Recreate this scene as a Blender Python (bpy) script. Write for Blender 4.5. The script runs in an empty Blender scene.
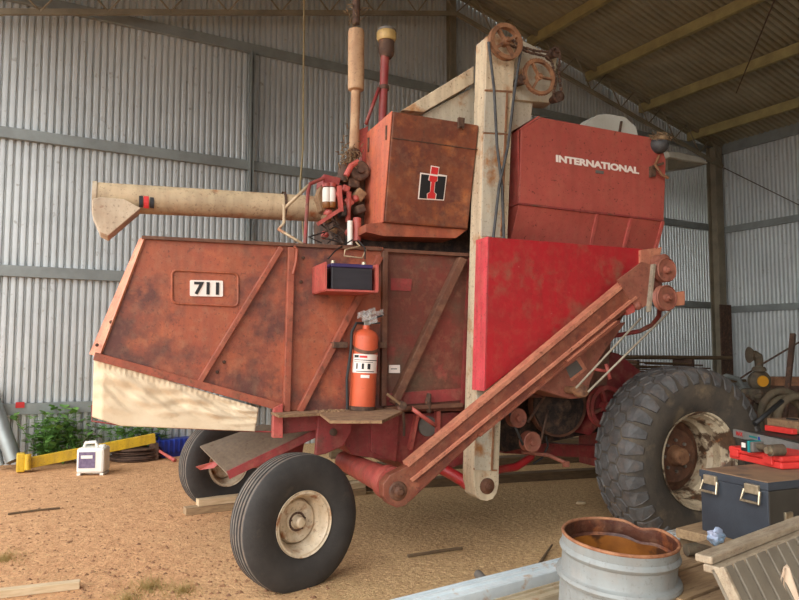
import bpy, bmesh, math, random
from mathutils import Vector, Matrix
random.seed(7)
C = bpy.context.scene.collection
PI = math.pi
# ------------------------------------------------------------------ camera geometry
FPX = 690.0; YAW = math.radians(29.6); PITCH = math.atan(50/690.0); CAMZ = 1.6
F0 = Vector((math.sin(YAW), math.cos(YAW), 0)); R0 = Vector((math.cos(YAW), -math.sin(YAW), 0))
FW = F0*math.cos(PITCH) + Vector((0,0,math.sin(PITCH))); UP = -F0*math.sin(PITCH) + Vector((0,0,math.cos(PITCH)))
CAM = Vector((0,0,CAMZ))
def ray(px, py): return FW + R0*((px-399.5)/FPX) + UP*((300-py)/FPX)
def gp(px, py, z=0.0):                       # a point on the level plane z
    d = ray(px, py); return CAM + d*((z-CAMZ)/d.z)
def wp(px, py, Y):                           # a point on the plane y = Y
    d = ray(px, py); return CAM + d*(Y/d.y)
def xp(px, py, X):
    d = ray(px, py); return CAM + d*(X/d.x)
HR = math.radians(-7.5); P0 = 5.3
U = Vector((math.cos(HR), math.sin(HR), 0)); V = Vector((-math.sin(HR), math.cos(HR), 0))
HROOT = V*P0
def hp(px, py, v=0.0):                       # harvester coordinates: along, across, up
    d = ray(px, py); w = CAM + d*((P0+v)/d.dot(V)); return Vector((w.dot(U), v, w.z))
def hz(px, py, z):
    w = gp(px, py, z); return Vector((w.dot(U), w.dot(V)-P0, z))
def vfor(u, px):                             # distance across at which a point at u is seen in column px
    a = (px-399.5)/FPX; d = F0+R0*a
    return u*d.dot(V)/d.dot(U) - P0
def h2w(p): return HROOT + U*p.x + V*p.y + Vector((0,0,p.z))
# ------------------------------------------------------------------ materials
def lin(c):
    c = [x/255.0 for x in c]; return tuple(x/12.92 if x <= .04045 else ((x+.055)/1.055)**2.4 for x in c)+(1,)
def mat(name, c1, c2=None, scale=3.0, rough=.6, metal=0.0, spots=None, bump=0.0, bscale=40, stretch=(1,1,1), det=6, lo=.35, hi=.65, spots2=None, spec=.5, grime=None):
    m = bpy.data.materials.new(name); m.use_nodes = True; nt = m.node_tree; N = nt.nodes; L = nt.links
    b = N['Principled BSDF']; b.inputs['Roughness'].default_value = rough; b.inputs['Metallic'].default_value = metal
    b.inputs['Specular IOR Level'].default_value = spec
    tc = N.new('ShaderNodeTexCoord'); mp = N.new('ShaderNodeMapping'); mp.inputs['Scale'].default_value = stretch
    L.new(tc.outputs['Object'], mp.inputs[0]); vec = mp.outputs[0]
    def noise(s, d=det, off=0):
        n = N.new('ShaderNodeTexNoise'); n.inputs['Scale'].default_value = s; n.inputs['Detail'].default_value = d; n.inputs['Roughness'].default_value = .62
        if off:
            q = N.new('ShaderNodeMapping'); q.inputs['Location'].default_value = (off, off*.7, off*1.3); L.new(vec, q.inputs[0]); L.new(q.outputs[0], n.inputs['Vector'])
        else: L.new(vec, n.inputs['Vector'])
        return n.outputs['Fac']
    def ramp(f, a, bb):
        r = N.new('ShaderNodeValToRGB'); r.color_ramp.elements[0].position = a; r.color_ramp.elements[1].position = bb; L.new(f, r.inputs[0]); return r.outputs[0]
    def mix(f, a, bb):
        x = N.new('ShaderNodeMix'); x.data_type = 'RGBA'; L.new(f, x.inputs[0])
        for i, q in ((6, a), (7, bb)):
            if isinstance(q, tuple): x.inputs[i].default_value = q
            else: L.new(q, x.inputs[i])
        return x.outputs[2]
    col = lin(c1)
    if c2: col = mix(ramp(noise(scale), lo, hi), lin(c1), lin(c2))
    k = 3
    for sp in (spots, spots2):
        if sp:
            sc, ss, a, bb = sp; col = mix(ramp(noise(ss, 8, k), a, bb), col, lin(sc)); k += 5
    if grime is None: grime = .5 if any(q in name for q in ('paint','sheet','flange','edge','scale','rust','rim','dusty','lug')) and 'box' not in name else 0
    if name in ('tank_paint', 'bright_red_paint', 'worn_lug_rubber', 'drum_grey_paint'): grime = .26
    if grime:                                 # rain streaks and settled dirt
        g = N.new('ShaderNodeMapping'); g.inputs['Scale'].default_value = (15, 15, 1.6); L.new(vec, g.inputs[0])
        n = N.new('ShaderNodeTexNoise'); n.inputs['Scale'].default_value = 1.0; n.inputs['Detail'].default_value = 5; L.new(g.outputs[0], n.inputs['Vector'])
        def scaled(f, k_):
            q = N.new('ShaderNodeMath'); q.operation = 'MULTIPLY'; L.new(f, q.inputs[0]); q.inputs[1].default_value = k_; return q.outputs[0]
        col = mix(scaled(ramp(n.outputs['Fac'], .42, .72), grime*.7), col, lin((88, 62, 48)))
        col = mix(scaled(ramp(noise(13, 6, 21), .48, .72), grime*.42), col, lin((176, 136, 104)))
        col = mix(scaled(ramp(noise(46, 4, 33), .58, .68), grime), col, lin((74, 48, 40)))
    if isinstance(col, tuple): b.inputs['Base Color'].default_value = col
    else: L.new(col, b.inputs['Base Color'])
    if bump:
        bp = N.new('ShaderNodeBump'); bp.inputs['Strength'].default_value = bump; bp.inputs['Distance'].default_value = .02
        L.new(noise(bscale), bp.inputs['Height']); L.new(bp.outputs[0], b.inputs['Normal'])
    return m
M = {}
M['hood'] = mat('hood_paint', (168,88,56), (152,76,54), 2.2, .5, spots=((98,54,46), 1.5, .46, .58), spots2=((188,104,66), 5, .56, .75), bump=.15, bscale=60)
M['hooddark'] = mat('separator_paint', (118,50,40), (98,52,38), 2.6, .6, spots=((92,76,58), 2.1, .5, .68), spots2=((150,60,56), 3.3, .6, .72), bump=.2)
M['strut'] = mat('strut_paint', (168,86,62), (140,70,50), 6, .55, spots=((96,56,40), 12, .55, .7), bump=.1)
M['strutdark'] = mat('strut_dusty', (108,66,46), (88,56,42), 6, .7, bump=.1)
M['peach'] = mat('lit_edge_paint', (216,142,108), (190,112,84), 7, .6, spots=((120,60,42), 16, .6, .7))  # paler than the hood: side light painted into the rear flange
M['redlow'] = mat('lower_red_paint', (150,56,56), (126,46,44), 3, .55, spots=((100,70,56), 4, .56, .7), bump=.15)
M['pink'] = mat('pinkish_red_paint', (196,92,84), (170,74,66), 5, .5, spots=((150,90,70), 9, .6, .75), bump=.1)
M['bright'] = mat('bright_red_paint', (176,34,42), (164,40,44), 2.2, .38, spots=((150,88,70), 3.4, .52, .68), spots2=((196,120,110), 26, .7, .76), bump=.12, bscale=30)
M['brightedge'] = mat('lit_red_edge_paint', (222,84,92), (206,70,78), 8, .5, spots=((190,130,110), 14, .62, .72))  # lit copy of the guard red, for the end facing the light
M['feeder'] = mat('dark_feeder_paint', (116,32,36), (100,30,34), 3, .5)
M['tank'] = mat('tank_paint', (178,84,72), (164,74,64), 2, .55, spots=((96,40,36), 34, .62, .68), spots2=((178,84,74), 3, .5, .75), bump=.12, bscale=50)
M['rust'] = mat('rusty_cover_paint', (128,66,36), (96,46,34), 3.2, .55, spots=((158,92,50), 6, .52, .7), spots2=((84,40,36), 2.4, .56, .7), bump=.15)
M['orange'] = mat('faded_orange_paint', (206,112,78), (190,100,80), 5, .5, spots=((160,80,56), 9, .58, .7))
M['conv'] = mat('conveyor_rusty_paint', (138,74,52), (112,58,44), 3.5, .55, spots=((92,44,36), 5, .55, .68), spots2=((176,104,76), 8, .58, .74), bump=.2)
M['convflange'] = mat('conveyor_flange_paint', (204,134,104), (186,112,88), 8, .6, spots=((130,64,46), 18, .6, .72))
M['cream'] = mat('cream_paint', (222,204,174), (208,190,160), 3, .5, spots=((184,124,70), 3.5, .55, .68), spots2=((120,84,56), 22, .62, .68), bump=.1)
M['creamgrey'] = mat('grey_cream_paint', (186,180,164), (200,188,164), 3, .5, spots=((172,116,66), 4, .56, .68), bump=.1)
M['tan'] = mat('tan_auger_paint', (196,172,138), (180,160,128), 3, .55, spots=((160,92,50), 5, .57, .70), spots2=((130,98,70), 14, .62, .74), bump=.1)
M['tanlt'] = mat('spout_sheet', (206,190,164), (186,166,140), 5, .6, spots=((140,96,70), 8, .62, .72))
M['muffler'] = mat('muffler_scale', (190,156,120), (168,128,94), 6, .7, spots=((140,92,66), 14, .6, .72), bump=.2)
M['rustdk'] = mat('dark_rust', (84,60,46), (62,45,36), 9, .8, spots=((130,84,56), 15, .58, .72), bump=.3)
M['castrust'] = mat('cast_iron_rust', (158,112,78), (122,82,56), 9, .7, spots=((82,50,38), 14, .56, .68), bump=.3)
M['pulley'] = mat('pulley_pinkish_paint', (160,96,78), (136,78,62), 8, .6, spots=((110,64,52), 14, .58, .7))
M['dust'] = mat('dusty_ledge', (152,122,88), (128,96,70), 12, .95, spots=((108,76,58), 25, .55, .68), bump=.5)
M['canvas'] = mat('canvas_cloth', (222,202,172), (208,184,152), 4, .9, spots=((178,150,116), 6, .58, .74), bump=.3, bscale=120)
M['pan'] = mat('galvanised_pan', (138,120,98), (120,104,86), 12, .7, stretch=(3,1,1), spots=((110,84,62), 8, .6, .7))
M['black'] = mat('black_rubber', (28,27,27), (38,36,35), 12, .6)
M['dark'] = mat('grime_and_shade_black', (40,32,28), (24,20,18), 9, .85, spots=((70,48,38), 8, .56, .68), bump=.4)  # grime on engine parts; painted shade below cover and body
M['belt'] = mat('belt_rubber', (74,74,74), (52,52,54), 20, .6)
M['beltlt'] = mat('dusty_belt', (168,158,138), (144,134,116), 20, .7)
M['steel'] = mat('plain_steel', (150,146,138), (120,114,104), 10, .45, .6)
M['grey'] = mat('grey_sticker', (110,104,98), (98,92,86), 10, .6)
M['white'] = mat('white_plastic', (232,228,218), (222,216,204), 4, .5)
M['offwhite'] = mat('white_fibreglass', (208,206,196), (190,186,172), 3, .5, spots=((130,110,80), 7, .64, .74))
M['ink'] = mat('black_ink', (26,24,26), None, rough=.5)
M['inkred'] = mat('red_ink', (200,44,44), None, rough=.5)
M['letter'] = mat('white_letters', (236,222,212), None, rough=.5)
M['purple'] = mat('purple_lid', (62,48,96), (52,40,84), 10, .4)
M['battery'] = mat('battery_case', (48,44,50), (38,35,40), 5, .45, stretch=(1,1,5))
M['ext'] = mat('extinguisher_paint', (212,98,62), (198,86,54), 4, .45, grime=.2, spots=((190,90,60), 8, .6, .75))
M['tyre'] = mat('rear_tyre_rubber', (62,58,55), (50,47,45), 7, .75, spots=((96,84,70), 5, .62, .8), bump=.15)
M['tread'] = mat('dusty_tread', (112,106,98), (86,80,74), 7, .85, bump=.25)
M['drivetyre'] = mat('drive_tyre_rubber', (84,74,62), (62,56,50), 5, .85, spots=((126,108,84), 3.5, .55, .75), bump=.25)
M['lug'] = mat('worn_lug_rubber', (92,91,90), (68,66,65), 7, .7, spots=((140,122,98), 6, .62, .76), bump=.3)
M['rim'] = mat('cream_rim_paint', (222,206,180), (204,182,150), 6, .5, spots=((156,104,66), 9, .53, .64), bump=.1)
M['rimbig'] = mat('dirty_rim_paint', (214,198,168), (190,170,140), 4, .55, spots=((84,62,44), 5, .50, .56), spots2=((150,92,54), 11, .60, .70), bump=.2)
M['hubrust'] = mat('rusty_hub', (104,64,42), (74,48,36), 10, .7, spots=((70,46,36), 12, .55, .68), bump=.2)
M['galv'] = mat('corrugated_zinc', (214,218,218), (200,204,204), 1.2, .4, .5, spots=((150,144,134), 9, .62, .78))
M['galvroof'] = mat('roof_zinc', (160,154,132), (140,134,114), 1.2, .5, .2)
M['girt'] = mat('girt_zinc', (150,156,154), (134,138,136), 3, .5, .5)
M['purlin'] = mat('purlin_zinc', (168,156,106), (140,128,88), 3, .6, .2)
M['truss'] = mat('truss_steel', (146,136,116), (122,114,98), 3, .6, .2)
M['channel'] = mat('channel_zinc', (216,224,226), (200,210,214), 5, .5, .05, spots=((186,150,112), 7, .56, .68))
M['channelrust'] = mat('channel_dirty', (196,184,160), (178,160,130), 5, .6, .1, spots=((160,112,70), 7, .58, .72))
M['timber'] = mat('weathered_timber', (170,142,106), (136,110,82), 6, .85, stretch=(1,8,8), spots=((96,76,58), 7, .6, .72), bump=.3)
M['timberpale'] = mat('pale_timber', (206,182,148), (184,158,122), 6, .85, stretch=(1,8,8), bump=.2)
M['timberdk'] = mat('dark_timber', (112,90,64), (88,70,50), 6, .9, stretch=(1,6,6), bump=.3)
M['drum'] = mat('drum_grey_paint', (146,150,148), (132,136,134), 3, .45, spots=((196,146,104), 5, .63, .74), bump=.1)
M['drumrust'] = mat('drum_rim_rust', (172,120,84), (132,78,50), 12, .7, bump=.3)
M['amberwall'] = mat('amber_drum_wall', (150,92,34), (112,64,24), 4, .45, spots=((64,36,20), 7, .54, .64))
M['drumin'] = mat('drum_inside_rust', (96,48,30), (64,34,26), 5, .5, spots=((150,84,44), 7, .56, .7), bump=.3)
M['oil'] = mat('brown_oil', (176,108,30), (140,80,24), 3, .15, spots=((70,38,18), 9, .6, .7))
M['box'] = mat('navy_box_paint', (58,64,72), (48,52,60), 4, .4, spots=((120,116,108), 30, .72, .75), bump=.08)
M['boxside'] = mat('box_side_paint', (62,58,52), (50,46,42), 4, .5)
M['boxtop'] = mat('dusty_box_top', (150,118,88), (124,98,78), 5, .8, spots=((86,76,70), 5, .56, .7))
M['case'] = mat('red_case_plastic', (224,62,56), (206,54,48), 4, .5)
M['chrome'] = mat('latch_metal', (200,184,156), (150,136,112), 20, .35, .7)
M['teal'] = mat('teal_plastic', (20,128,128), None, rough=.45)
M['silver'] = mat('silver_level', (176,176,172), (156,156,150), 10, .35, .5)
M['blue'] = mat('blue_plastic', (44,66,160), (36,54,140), 6, .45)
M['yellow'] = mat('yellow_paint', (222,184,46), (204,164,36), 5, .5, spots=((120,96,50), 8, .64, .74))
M['leaf'] = mat('leaf_green', (120,160,78), (88,130,58), 8, .6)
M['grass'] = mat('dry_grass', (196,170,116), (156,140,84), 3, .9)
M['hose'] = mat('dusty_hose', (104,94,74), (84,76,60), 8, .8, bump=.2)
M['pumpg'] = mat('grimy_pump', (96,88,70), (66,58,48), 9, .7, spots=((120,84,56), 9, .58, .72), bump=.3)
M['amber'] = mat('amber_cap', (222,160,40), (206,140,34), 4, .4)
M['ambergl'] = mat('amber_bowl', (150,96,44), (120,76,36), 9, .3)
M['bowl'] = mat('dusty_bowl', (206,176,112), (180,150,92), 6, .5)
M['rag'] = mat('rag_cloth', (214,190,164), (196,170,146), 6, .95, bump=.3)
M['nest'] = mat('straw_nest', (150,124,92), (110,86,62), 20, .95, bump=.9)
M['rope'] = mat('old_rope', (150,134,100), (126,110,80), 20, .9)
M['slat'] = mat('grey_slat_plastic', (132,122,106), (114,104,90), 4, .6, spots=((100,88,74), 6, .62, .74))
M['rail'] = mat('dusty_rail', (178,162,138), (150,134,112), 5, .7, stretch=(1,5,5), spots=((110,96,78), 7, .6, .72), bump=.2)
M['film'] = mat('torn_plastic_film', (206,204,200), None, rough=.2)
M['film'].node_tree.nodes['Principled BSDF'].inputs['Alpha'].default_value = .3
M['label'] = mat('label_purple', (92,76,104), (120,104,130), 30, .5)
# dirt floor
def dirt():
    m = bpy.data.materials.new('dirt_ground'); m.use_nodes = True; nt = m.node_tree; N = nt.nodes; L = nt.links
    b = N['Principled BSDF']; b.inputs['Roughness'].default_value = .95; b.inputs['Specular IOR Level'].default_value = .1
    tc = N.new('ShaderNodeTexCoord')
    def noise(s, d=8, r=.65):
        n = N.new('ShaderNodeTexNoise'); n.inputs['Scale'].default_value = s; n.inputs['Detail'].default_value = d; n.inputs['Roughness'].default_value = r
        L.new(tc.outputs['Object'], n.inputs['Vector']); return n.outputs['Fac']
    def ramp(f, a, bb):
        r = N.new('ShaderNodeValToRGB'); r.color_ramp.elements[0].position = a; r.color_ramp.elements[1].position = bb; L.new(f, r.inputs[0]); return r.outputs[0]
    def mix(f, a, bb):
        x = N.new('ShaderNodeMix'); x.data_type = 'RGBA'; L.new(f, x.inputs[0])
        for i, q in ((6, a), (7, bb)):
            if isinstance(q, tuple): x.inputs[i].default_value = q
            else: L.new(q, x.inputs[i])
        return x.outputs[2]
    red = mix(ramp(noise(9), .35, .65), lin((214,166,122)), lin((184,136,98)))
    red = mix(ramp(noise(48, 4), .56, .66), red, lin((120,86,62)))
    red = mix(ramp(noise(38, 4), .60, .70), red, lin((222,182,138)))
    straw = mix(ramp(noise(30, 6, .75), .40, .62), lin((216,182,136)), lin((166,132,96)))
    straw = mix(ramp(noise(80, 4, .7), .56, .66), straw, lin((222,196,150)))
    sx = N.new('ShaderNodeSeparateXYZ'); L.new(tc.outputs['Object'], sx.inputs[0])
    # chaff lies where the harvester is parked, bare red sand beside the wall
    def mth(op, a, bb):
        q = N.new('ShaderNodeMath'); q.operation = op
        for i, x in enumerate((a, bb)):
            if isinstance(x, (int, float)): q.inputs[i].default_value = x
            else: L.new(x, q.inputs[i])
        return q.outputs[0]
    d = mth('ADD', mth('MULTIPLY', sx.outputs[0], 1.0), mth('MULTIPLY', sx.outputs[1], -.30))
    d = mth('ADD', mth('MULTIPLY', noise(.9, 3), 1.6), d)
    mr = N.new('ShaderNodeMapRange'); mr.inputs[1].default_value = .1; mr.inputs[2].default_value = 2.0; L.new(d, mr.inputs[0])
    col = mix(mr.outputs[0], red, straw)
    L.new(col, b.inputs['Base Color'])
    bp = N.new('ShaderNodeBump'); bp.inputs['Strength'].default_value = .7; bp.inputs['Distance'].default_value = .03
    L.new(mth('ADD', noise(26, 8), mth('MULTIPLY', noise(7, 4), 1.2)), bp.inputs['Height']); L.new(bp.outputs[0], b.inputs['Normal'])
    return m
M['dirt'] = dirt()
# ------------------------------------------------------------------ mesh building
class MB:
    def __init__(s): s.bm = bmesh.new()
    def poly(s, pts):
        try: return s.bm.faces.new([s.bm.verts.new(p) for p in pts])
        except ValueError: return None
    def prism(s, a, b):                       # two matching outlines
        n = len(a); va = [s.bm.verts.new(p) for p in a]; vb = [s.bm.verts.new(p) for p in b]
        s.bm.faces.new(va); s.bm.faces.new(vb[::-1])
        for i in range(n): s.bm.faces.new((va[i], va[(i+1) % n], vb[(i+1) % n], vb[i]))
        return s
    def box(s, c, d, rot=None):
        c = Vector(c); h = [x/2 for x in d]; m = rot or Matrix.Identity(3)
        P = [c + m @ Vector((x*h[0], y*h[1], z*h[2])) for x in (-1,1) for y in (-1,1) for z in (-1,1)]
        v = [s.bm.verts.new(p) for p in P]
        for f in ((0,1,3,2),(4,6,7,5),(0,4,5,1),(2,3,7,6),(0,2,6,4),(1,5,7,3)): s.bm.faces.new([v[i] for i in f])
        return s
    def beam(s, a, b, w, h, up=Vector((0,0,1))):
        a = Vector(a); b = Vector(b); d = (b-a); L = d.length; d.normalize()
        x = d.cross(up)
        if x.length < 1e-4: x = d.cross(Vector((1,0,0)))
        x.normalize(); y = x.cross(d); m = Matrix((d, x, y)).transposed()
        return s.box((a+b)/2, (L, w, h), m)
    def tube(s, pts, r, n=10, cap=True):
        pts = [Vector(p) for p in pts]; k = len(pts); rs = r if isinstance(r, (list, tuple)) else [r]*k
        t0 = (pts[1]-pts[0]).normalized(); x = t0.orthogonal().normalized(); rings = []
        for i, p in enumerate(pts):
            t = (pts[min(i+1, k-1)]-pts[max(i-1, 0)]).normalized()
            x = (x - t*x.dot(t)).normalized(); y = t.cross(x)
            rings.append([s.bm.verts.new(p+(x*math.cos(q)+y*math.sin(q))*rs[i]) for q in [2*PI*j/n for j in range(n)]])
        for a, b in zip(rings, rings[1:]):
            for j in range(n): s.bm.faces.new((a[j], a[(j+1) % n], b[(j+1) % n], b[j])).smooth = True
        if cap: s.bm.faces.new(rings[0][::-1]); s.bm.faces.new(rings[-1])
        return s
    def lathe(s, c, axis, prof, n=32, closed=False, smooth=True):   # prof: (radius, along axis)
        c = Vector(c); ax = Vector(axis).normalized(); x = ax.orthogonal().normalized()
        if abs(ax.z) < .9: x = Vector((0,0,1)); x = (x-ax*x.dot(ax)).normalized()
        y = ax.cross(x); rings = []
        for r, a in prof:
            if r < 1e-5: rings.append([s.bm.verts.new(c+ax*a)])
            else: rings.append([s.bm.verts.new(c+ax*a+(x*math.cos(q)+y*math.sin(q))*r) for q in [2*PI*j/n for j in range(n)]])
        pairs = list(zip(rings, rings[1:])) + ([(rings[-1], rings[0])] if closed else [])
        for a, b in pairs:
            for j in range(n):
                if len(a) == 1 and len(b) == 1: continue
                if len(a) == 1: f = s.bm.faces.new((a[0], b[(j+1) % n], b[j]))
                elif len(b) == 1: f = s.bm.faces.new((a[j], a[(j+1) % n], b[0]))
                else: f = s.bm.faces.new((a[j], a[(j+1) % n], b[(j+1) % n], b[j]))
                f.smooth = smooth
        return s
    # outlines given by where they are seen, at a stated distance across the harvester
    def pr(s, poly, v0, v1):
        f0 = v0 if callable(v0) else (lambda x, y: v0)
        a = [hp(x, y, f0(x, y)) for x, y in poly]
        if callable(v1): b = [Vector((p.x, v1(q[0], q[1]), p.z)) for p, q in zip(a, poly)]
        else: b = [Vector((p.x, v1, p.z)) for p in a]
        return s.prism(a, b)
    def bar(s, p, q, w, v0, v1):              # straight strip w pixels wide
        d = Vector((q[0]-p[0], q[1]-p[1])); n = Vector((-d.y, d.x)).normalized()*(w/2)
        return s.pr([(p[0]+n.x, p[1]+n.y), (q[0]+n.x, q[1]+n.y), (q[0]-n.x, q[1]-n.y), (p[0]-n.x, p[1]-n.y)], v0, v1)
    def ball(s, c, r, sq=(1,1,1), n=12):
        m = Matrix.Translation(Vector(c)) @ Matrix.Diagonal((r*sq[0], r*sq[1], r*sq[2], 1))
        g = bmesh.ops.create_icosphere(s.bm, subdivisions=2, radius=1, matrix=m)
        for v in g['verts']:
            for f in v.link_faces: f.smooth = True
        return s
    def build(s, name, m, parent=None, bevel=0, loc=None, rot=None):
        bmesh.ops.recalc_face_normals(s.bm, faces=s.bm.faces)
        for e in s.bm.edges:
            if len(e.link_faces) == 2 and e.calc_face_angle(0) > .62: e.smooth = False
        me = bpy.data.meshes.new(name); s.bm.to_mesh(me); s.bm.free()
        for x in (m if isinstance(m, list) else [m]): me.materials.append(x)
        o = bpy.data.objects.new(name, me); C.objects.link(o)
        if parent: o.parent = parent
        if loc is not None: o.location = loc
        if rot is not None: o.rotation_euler = rot
        if bevel:
            bv = o.modifiers.new('bevel', 'BEVEL'); bv.width = bevel; bv.segments = 2; bv.limit_method = 'ANGLE'; bv.angle_limit = .6
        return o
def tag(o, label, cat, group=None, kind=None):
    o['label'] = label; o['category'] = cat
    if group: o['group'] = group
    if kind: o['kind'] = kind
    return o
def empty(name, loc, rz=0):
    o = bpy.data.objects.new(name, None); C.objects.link(o); o.location = loc; o.rotation_euler = (0,0,rz); o.empty_display_size = .1; return o
def struct(o): o['kind'] = 'structure'; return o
def text(s, name, m, parent, mtx, size, depth=.003, off=.0, spacing=1.0):
    cu = bpy.data.curves.new(name, 'FONT'); cu.body = s; cu.size = size; cu.extrude = depth/2; cu.offset = off; cu.space_character = spacing
    cu.align_x = 'CENTER'; cu.align_y = 'CENTER'
    t = bpy.data.objects.new('tmp', cu); C.objects.link(t); bpy.context.view_layer.update()
    me = bpy.data.meshes.new_from_object(t.evaluated_get(bpy.context.evaluated_depsgraph_get()))
    bpy.data.objects.remove(t); me.transform(mtx); me.materials.clear(); me.materials.append(m)
    o = bpy.data.objects.new(name, me); C.objects.link(o)
    if parent: o.parent = parent
    return o
# ================================================================== THE SHED
YW = 11.1
XR = wp(718, 300, YW).x; XL = -.75; XC = (XR+XL)/2
ZE = wp(718, 148, YW).z; ZA = wp(470, 0, YW).z + .1
SL = (ZA-ZE)/(XR-XC)
def ztop(x): return ZA - SL*abs(x-XC)
YF = -7.0
def corrugated(name, o, e, L, zf, m, pitch=.1, amp=.055, up=Vector((0,0,1))):
    mb = MB(); prev = None; nrm = e.cross(up).normalized(); ss = [0.0]; k = 0
    prof = ((.0,0),(.13,.0),(.25,-.01),(.29,-.10),(.46,-1),(.54,-1),(.71,-.10),(.75,-.01),(.87,0))     # wide crests, narrow deep pans
    pts = [((k+t)*pitch, d) for k in range(int(L/pitch)+1) for t, d in prof if (k+t)*pitch <= L]
    for s, d in pts:
        off = nrm*(.012 + d*amp)
        z0, z1 = zf(s); a = mb.bm.verts.new(o+e*s+off+up*z0); b = mb.bm.verts.new(o+e*s+off+up*z1)
        if prev: mb.bm.faces.new((prev[0], a, b, prev[1])).smooth = True
        prev = (a, b)
    return struct(mb.build(name, m))
corrugated('wall_back', Vector((XL, YW+.1, 0)), Vector((1,0,0)), XR-XL, lambda s: (0, ztop(XL+s)+.05), M['galv'])
corrugated('wall_right', Vector((XR+.1, YF, 0)), Vector((0,1,0)), YW-YF+.1, lambda s: (0, ZE), M['galv'])
sd = Vector((1,0,-SL)); 
corrugated('ceiling', Vector((XC, YF, ZA)), Vector((0,1,0)), YW-YF+.1, lambda s: (0, XR+.12-XC), M['galvroof'], up=sd, pitch=.13, amp=.06)
corrugated('ceiling', Vector((XC, YF, ZA)), Vector((0,1,0)), YW-YF+.1, lambda s: (0, XC-XL+.5), M['galvroof'], up=Vector((-1,0,-SL)))
corrugated('wall_front_blocker', Vector((XL+3.0, YF, 0)), Vector((1,0,0)), XR-XL-3.0, lambda s: (0, ztop(XL+3.0+s)), M['galv'])  # unseen wall, added to cut light from behind the camera
mb = MB(); mb.poly([(-30,-20,0),(26,-20,0),(26,20,0),(-30,20,0)]); struct(mb.build('floor', M['dirt']))
tn = [0]
def trim(mb, m, bevel=0):
    tn[0] += 1; return struct(mb.build('trim_%d' % tn[0], m, bevel=bevel))
# girts along the back wall: lipped channels
def cgirt(a, b, inn, h=.15, w=.07, t=.008):
    mb = MB(); upv = Vector((0,0,1)); inn = Vector(inn)
    mb.beam(Vector(a)+inn*w, Vector(b)+inn*w, t, h)
    for s in (-1, 1): mb.beam(Vector(a)+inn*w/2+upv*s*(h/2), Vector(b)+inn*w/2+upv*s*(h/2), w, t)
    mb.beam(Vector(a)+inn*.012+upv*(-h/2+.012), Vector(b)+inn*.012+upv*(-h/2+.012), t, .024)
    return mb
yg = YW+.075
for py in (131, 270, 410, -8):
    z = wp(0, py, YW).z
    trim(cgirt((XL, yg, z), (XR, yg, z), (0,-1,0)), M['girt'])
for py in (230, 310):
    z = xp(724, py, XR).z
    trim(cgirt((XR+.08, YF, z), (XR+.08, YW, z), (-1,0,0)), M['girt'])
z = .77; trim(cgirt((XR+.08, YF, z), (XR+.08, YW, z), (-1,0,0)), M['girt'])
trim(cgirt((XR+.08, YF, ZE-.12), (XR+.08, YW, ZE-.12), (-1,0,0), h=.26), M['girt'])
# wall columns
for px, w, mm in ((250, .08, 'girt'), (452, .16, 'truss')):
    x = wp(px, 200, YW).x; mb = MB(); zt = ztop(x)-.1 if mm == 'truss' else wp(0, -8, YW).z-.08
    mb.box((x, YW-.06, zt/2), (w, .02, zt)); mb.box((x, YW-.01, zt/2), (.02, .12, zt)); mb.box((x, YW+.04, zt/2), (w, .02, zt))
    trim(mb, M[mm])
mb = MB(); xk = XR-.14
for dy in (-.12, .12): mb.box((xk, YW-.12+dy, ZE/2-.03), (.26, .02, ZE-.06))
mb.box((xk, YW-.12, ZE/2-.03), (.02, .24, ZE-.06)); trim(mb, M['truss'])
# purlins under the roof, running out from the back wall
for px, py in ((530,26), (588,64), (641,97), (689,127)):
    p = wp(px, py, YW); x = XR - (XR-XC)*[0.55, 0.36, 0.17][(px > 600)+(px > 660)]
    x = p.x
    c = ztop(x)-.12
    trim(cgirt((x, YF, c), (x, YW, c), (-1,0,0), h=.2, w=.09), M['purlin'])
for x in (XC, XC-2.6, XC-5.2, XL+.1):
    c = ztop(x)-.12; trim(cgirt((x, YF, c), (x, YW, c), (-1,0,0), h=.2, w=.09), M['purlin'])
# gable truss against the back wall and a second one nearer
zb_e = wp(718, 172, YW).z; zb_c = wp(454, 15, YW-.25).z
def zbot(x): return zb_c - (zb_c-zb_e)*abs(x-XC)/(XR-XC)
def truss(Y, name=None):
    mb = MB(); tz = lambda x: ztop(x)-.09
    for sgn, xe in ((1, XR-.1), (-1, XL+.1)):
        mb.beam((XC, Y, tz(XC)), (xe, Y, tz(xe)), .06, .08); mb.beam((XC, Y, zbot(XC)), (xe, Y, zbot(xe)), .06, .08)
        n = 9; L = xe-XC
        for i in range(n):
            x0 = XC+L*i/n; x1 = XC+L*(i+.5)/n; x2 = XC+L*(i+1)/n
            mb.tube([(x0, Y-.02, zbot(x0)), (x1, Y-.02, tz(x1))], .014, 6); mb.tube([(x1, Y-.02, tz(x1)), (x2, Y-.02, zbot(x2))], .014, 6)
    return trim(mb, M['truss'])
truss(YW-.32)
# eave posts on the open side
for y in (YW-.15, 1.0 - 5.2):
    mb = MB(); zt = ztop(XL)-.05; mb.box((XL-.1, y, zt/2), (.15, .02, zt)); mb.box((XL-.1, y+.07, zt/2), (.02, .14, zt)); mb.box((XL-.1, y+.15, zt/2), (.15, .02, zt)); trim(mb, M['girt'])
# ================================================================== HARVESTER
H = tag(empty('combine_harvester', HROOT, HR), 'old faded red combine harvester parked in the shed with cream elevator and rusty hood', 'combine harvester')
def part(mb, name, m, parent=H, bevel=0, label=None, **k):
    o = mb.build(name, m, parent, bevel, **k)
    if label: o['label'] = label
    return o
W = 1.4
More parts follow.
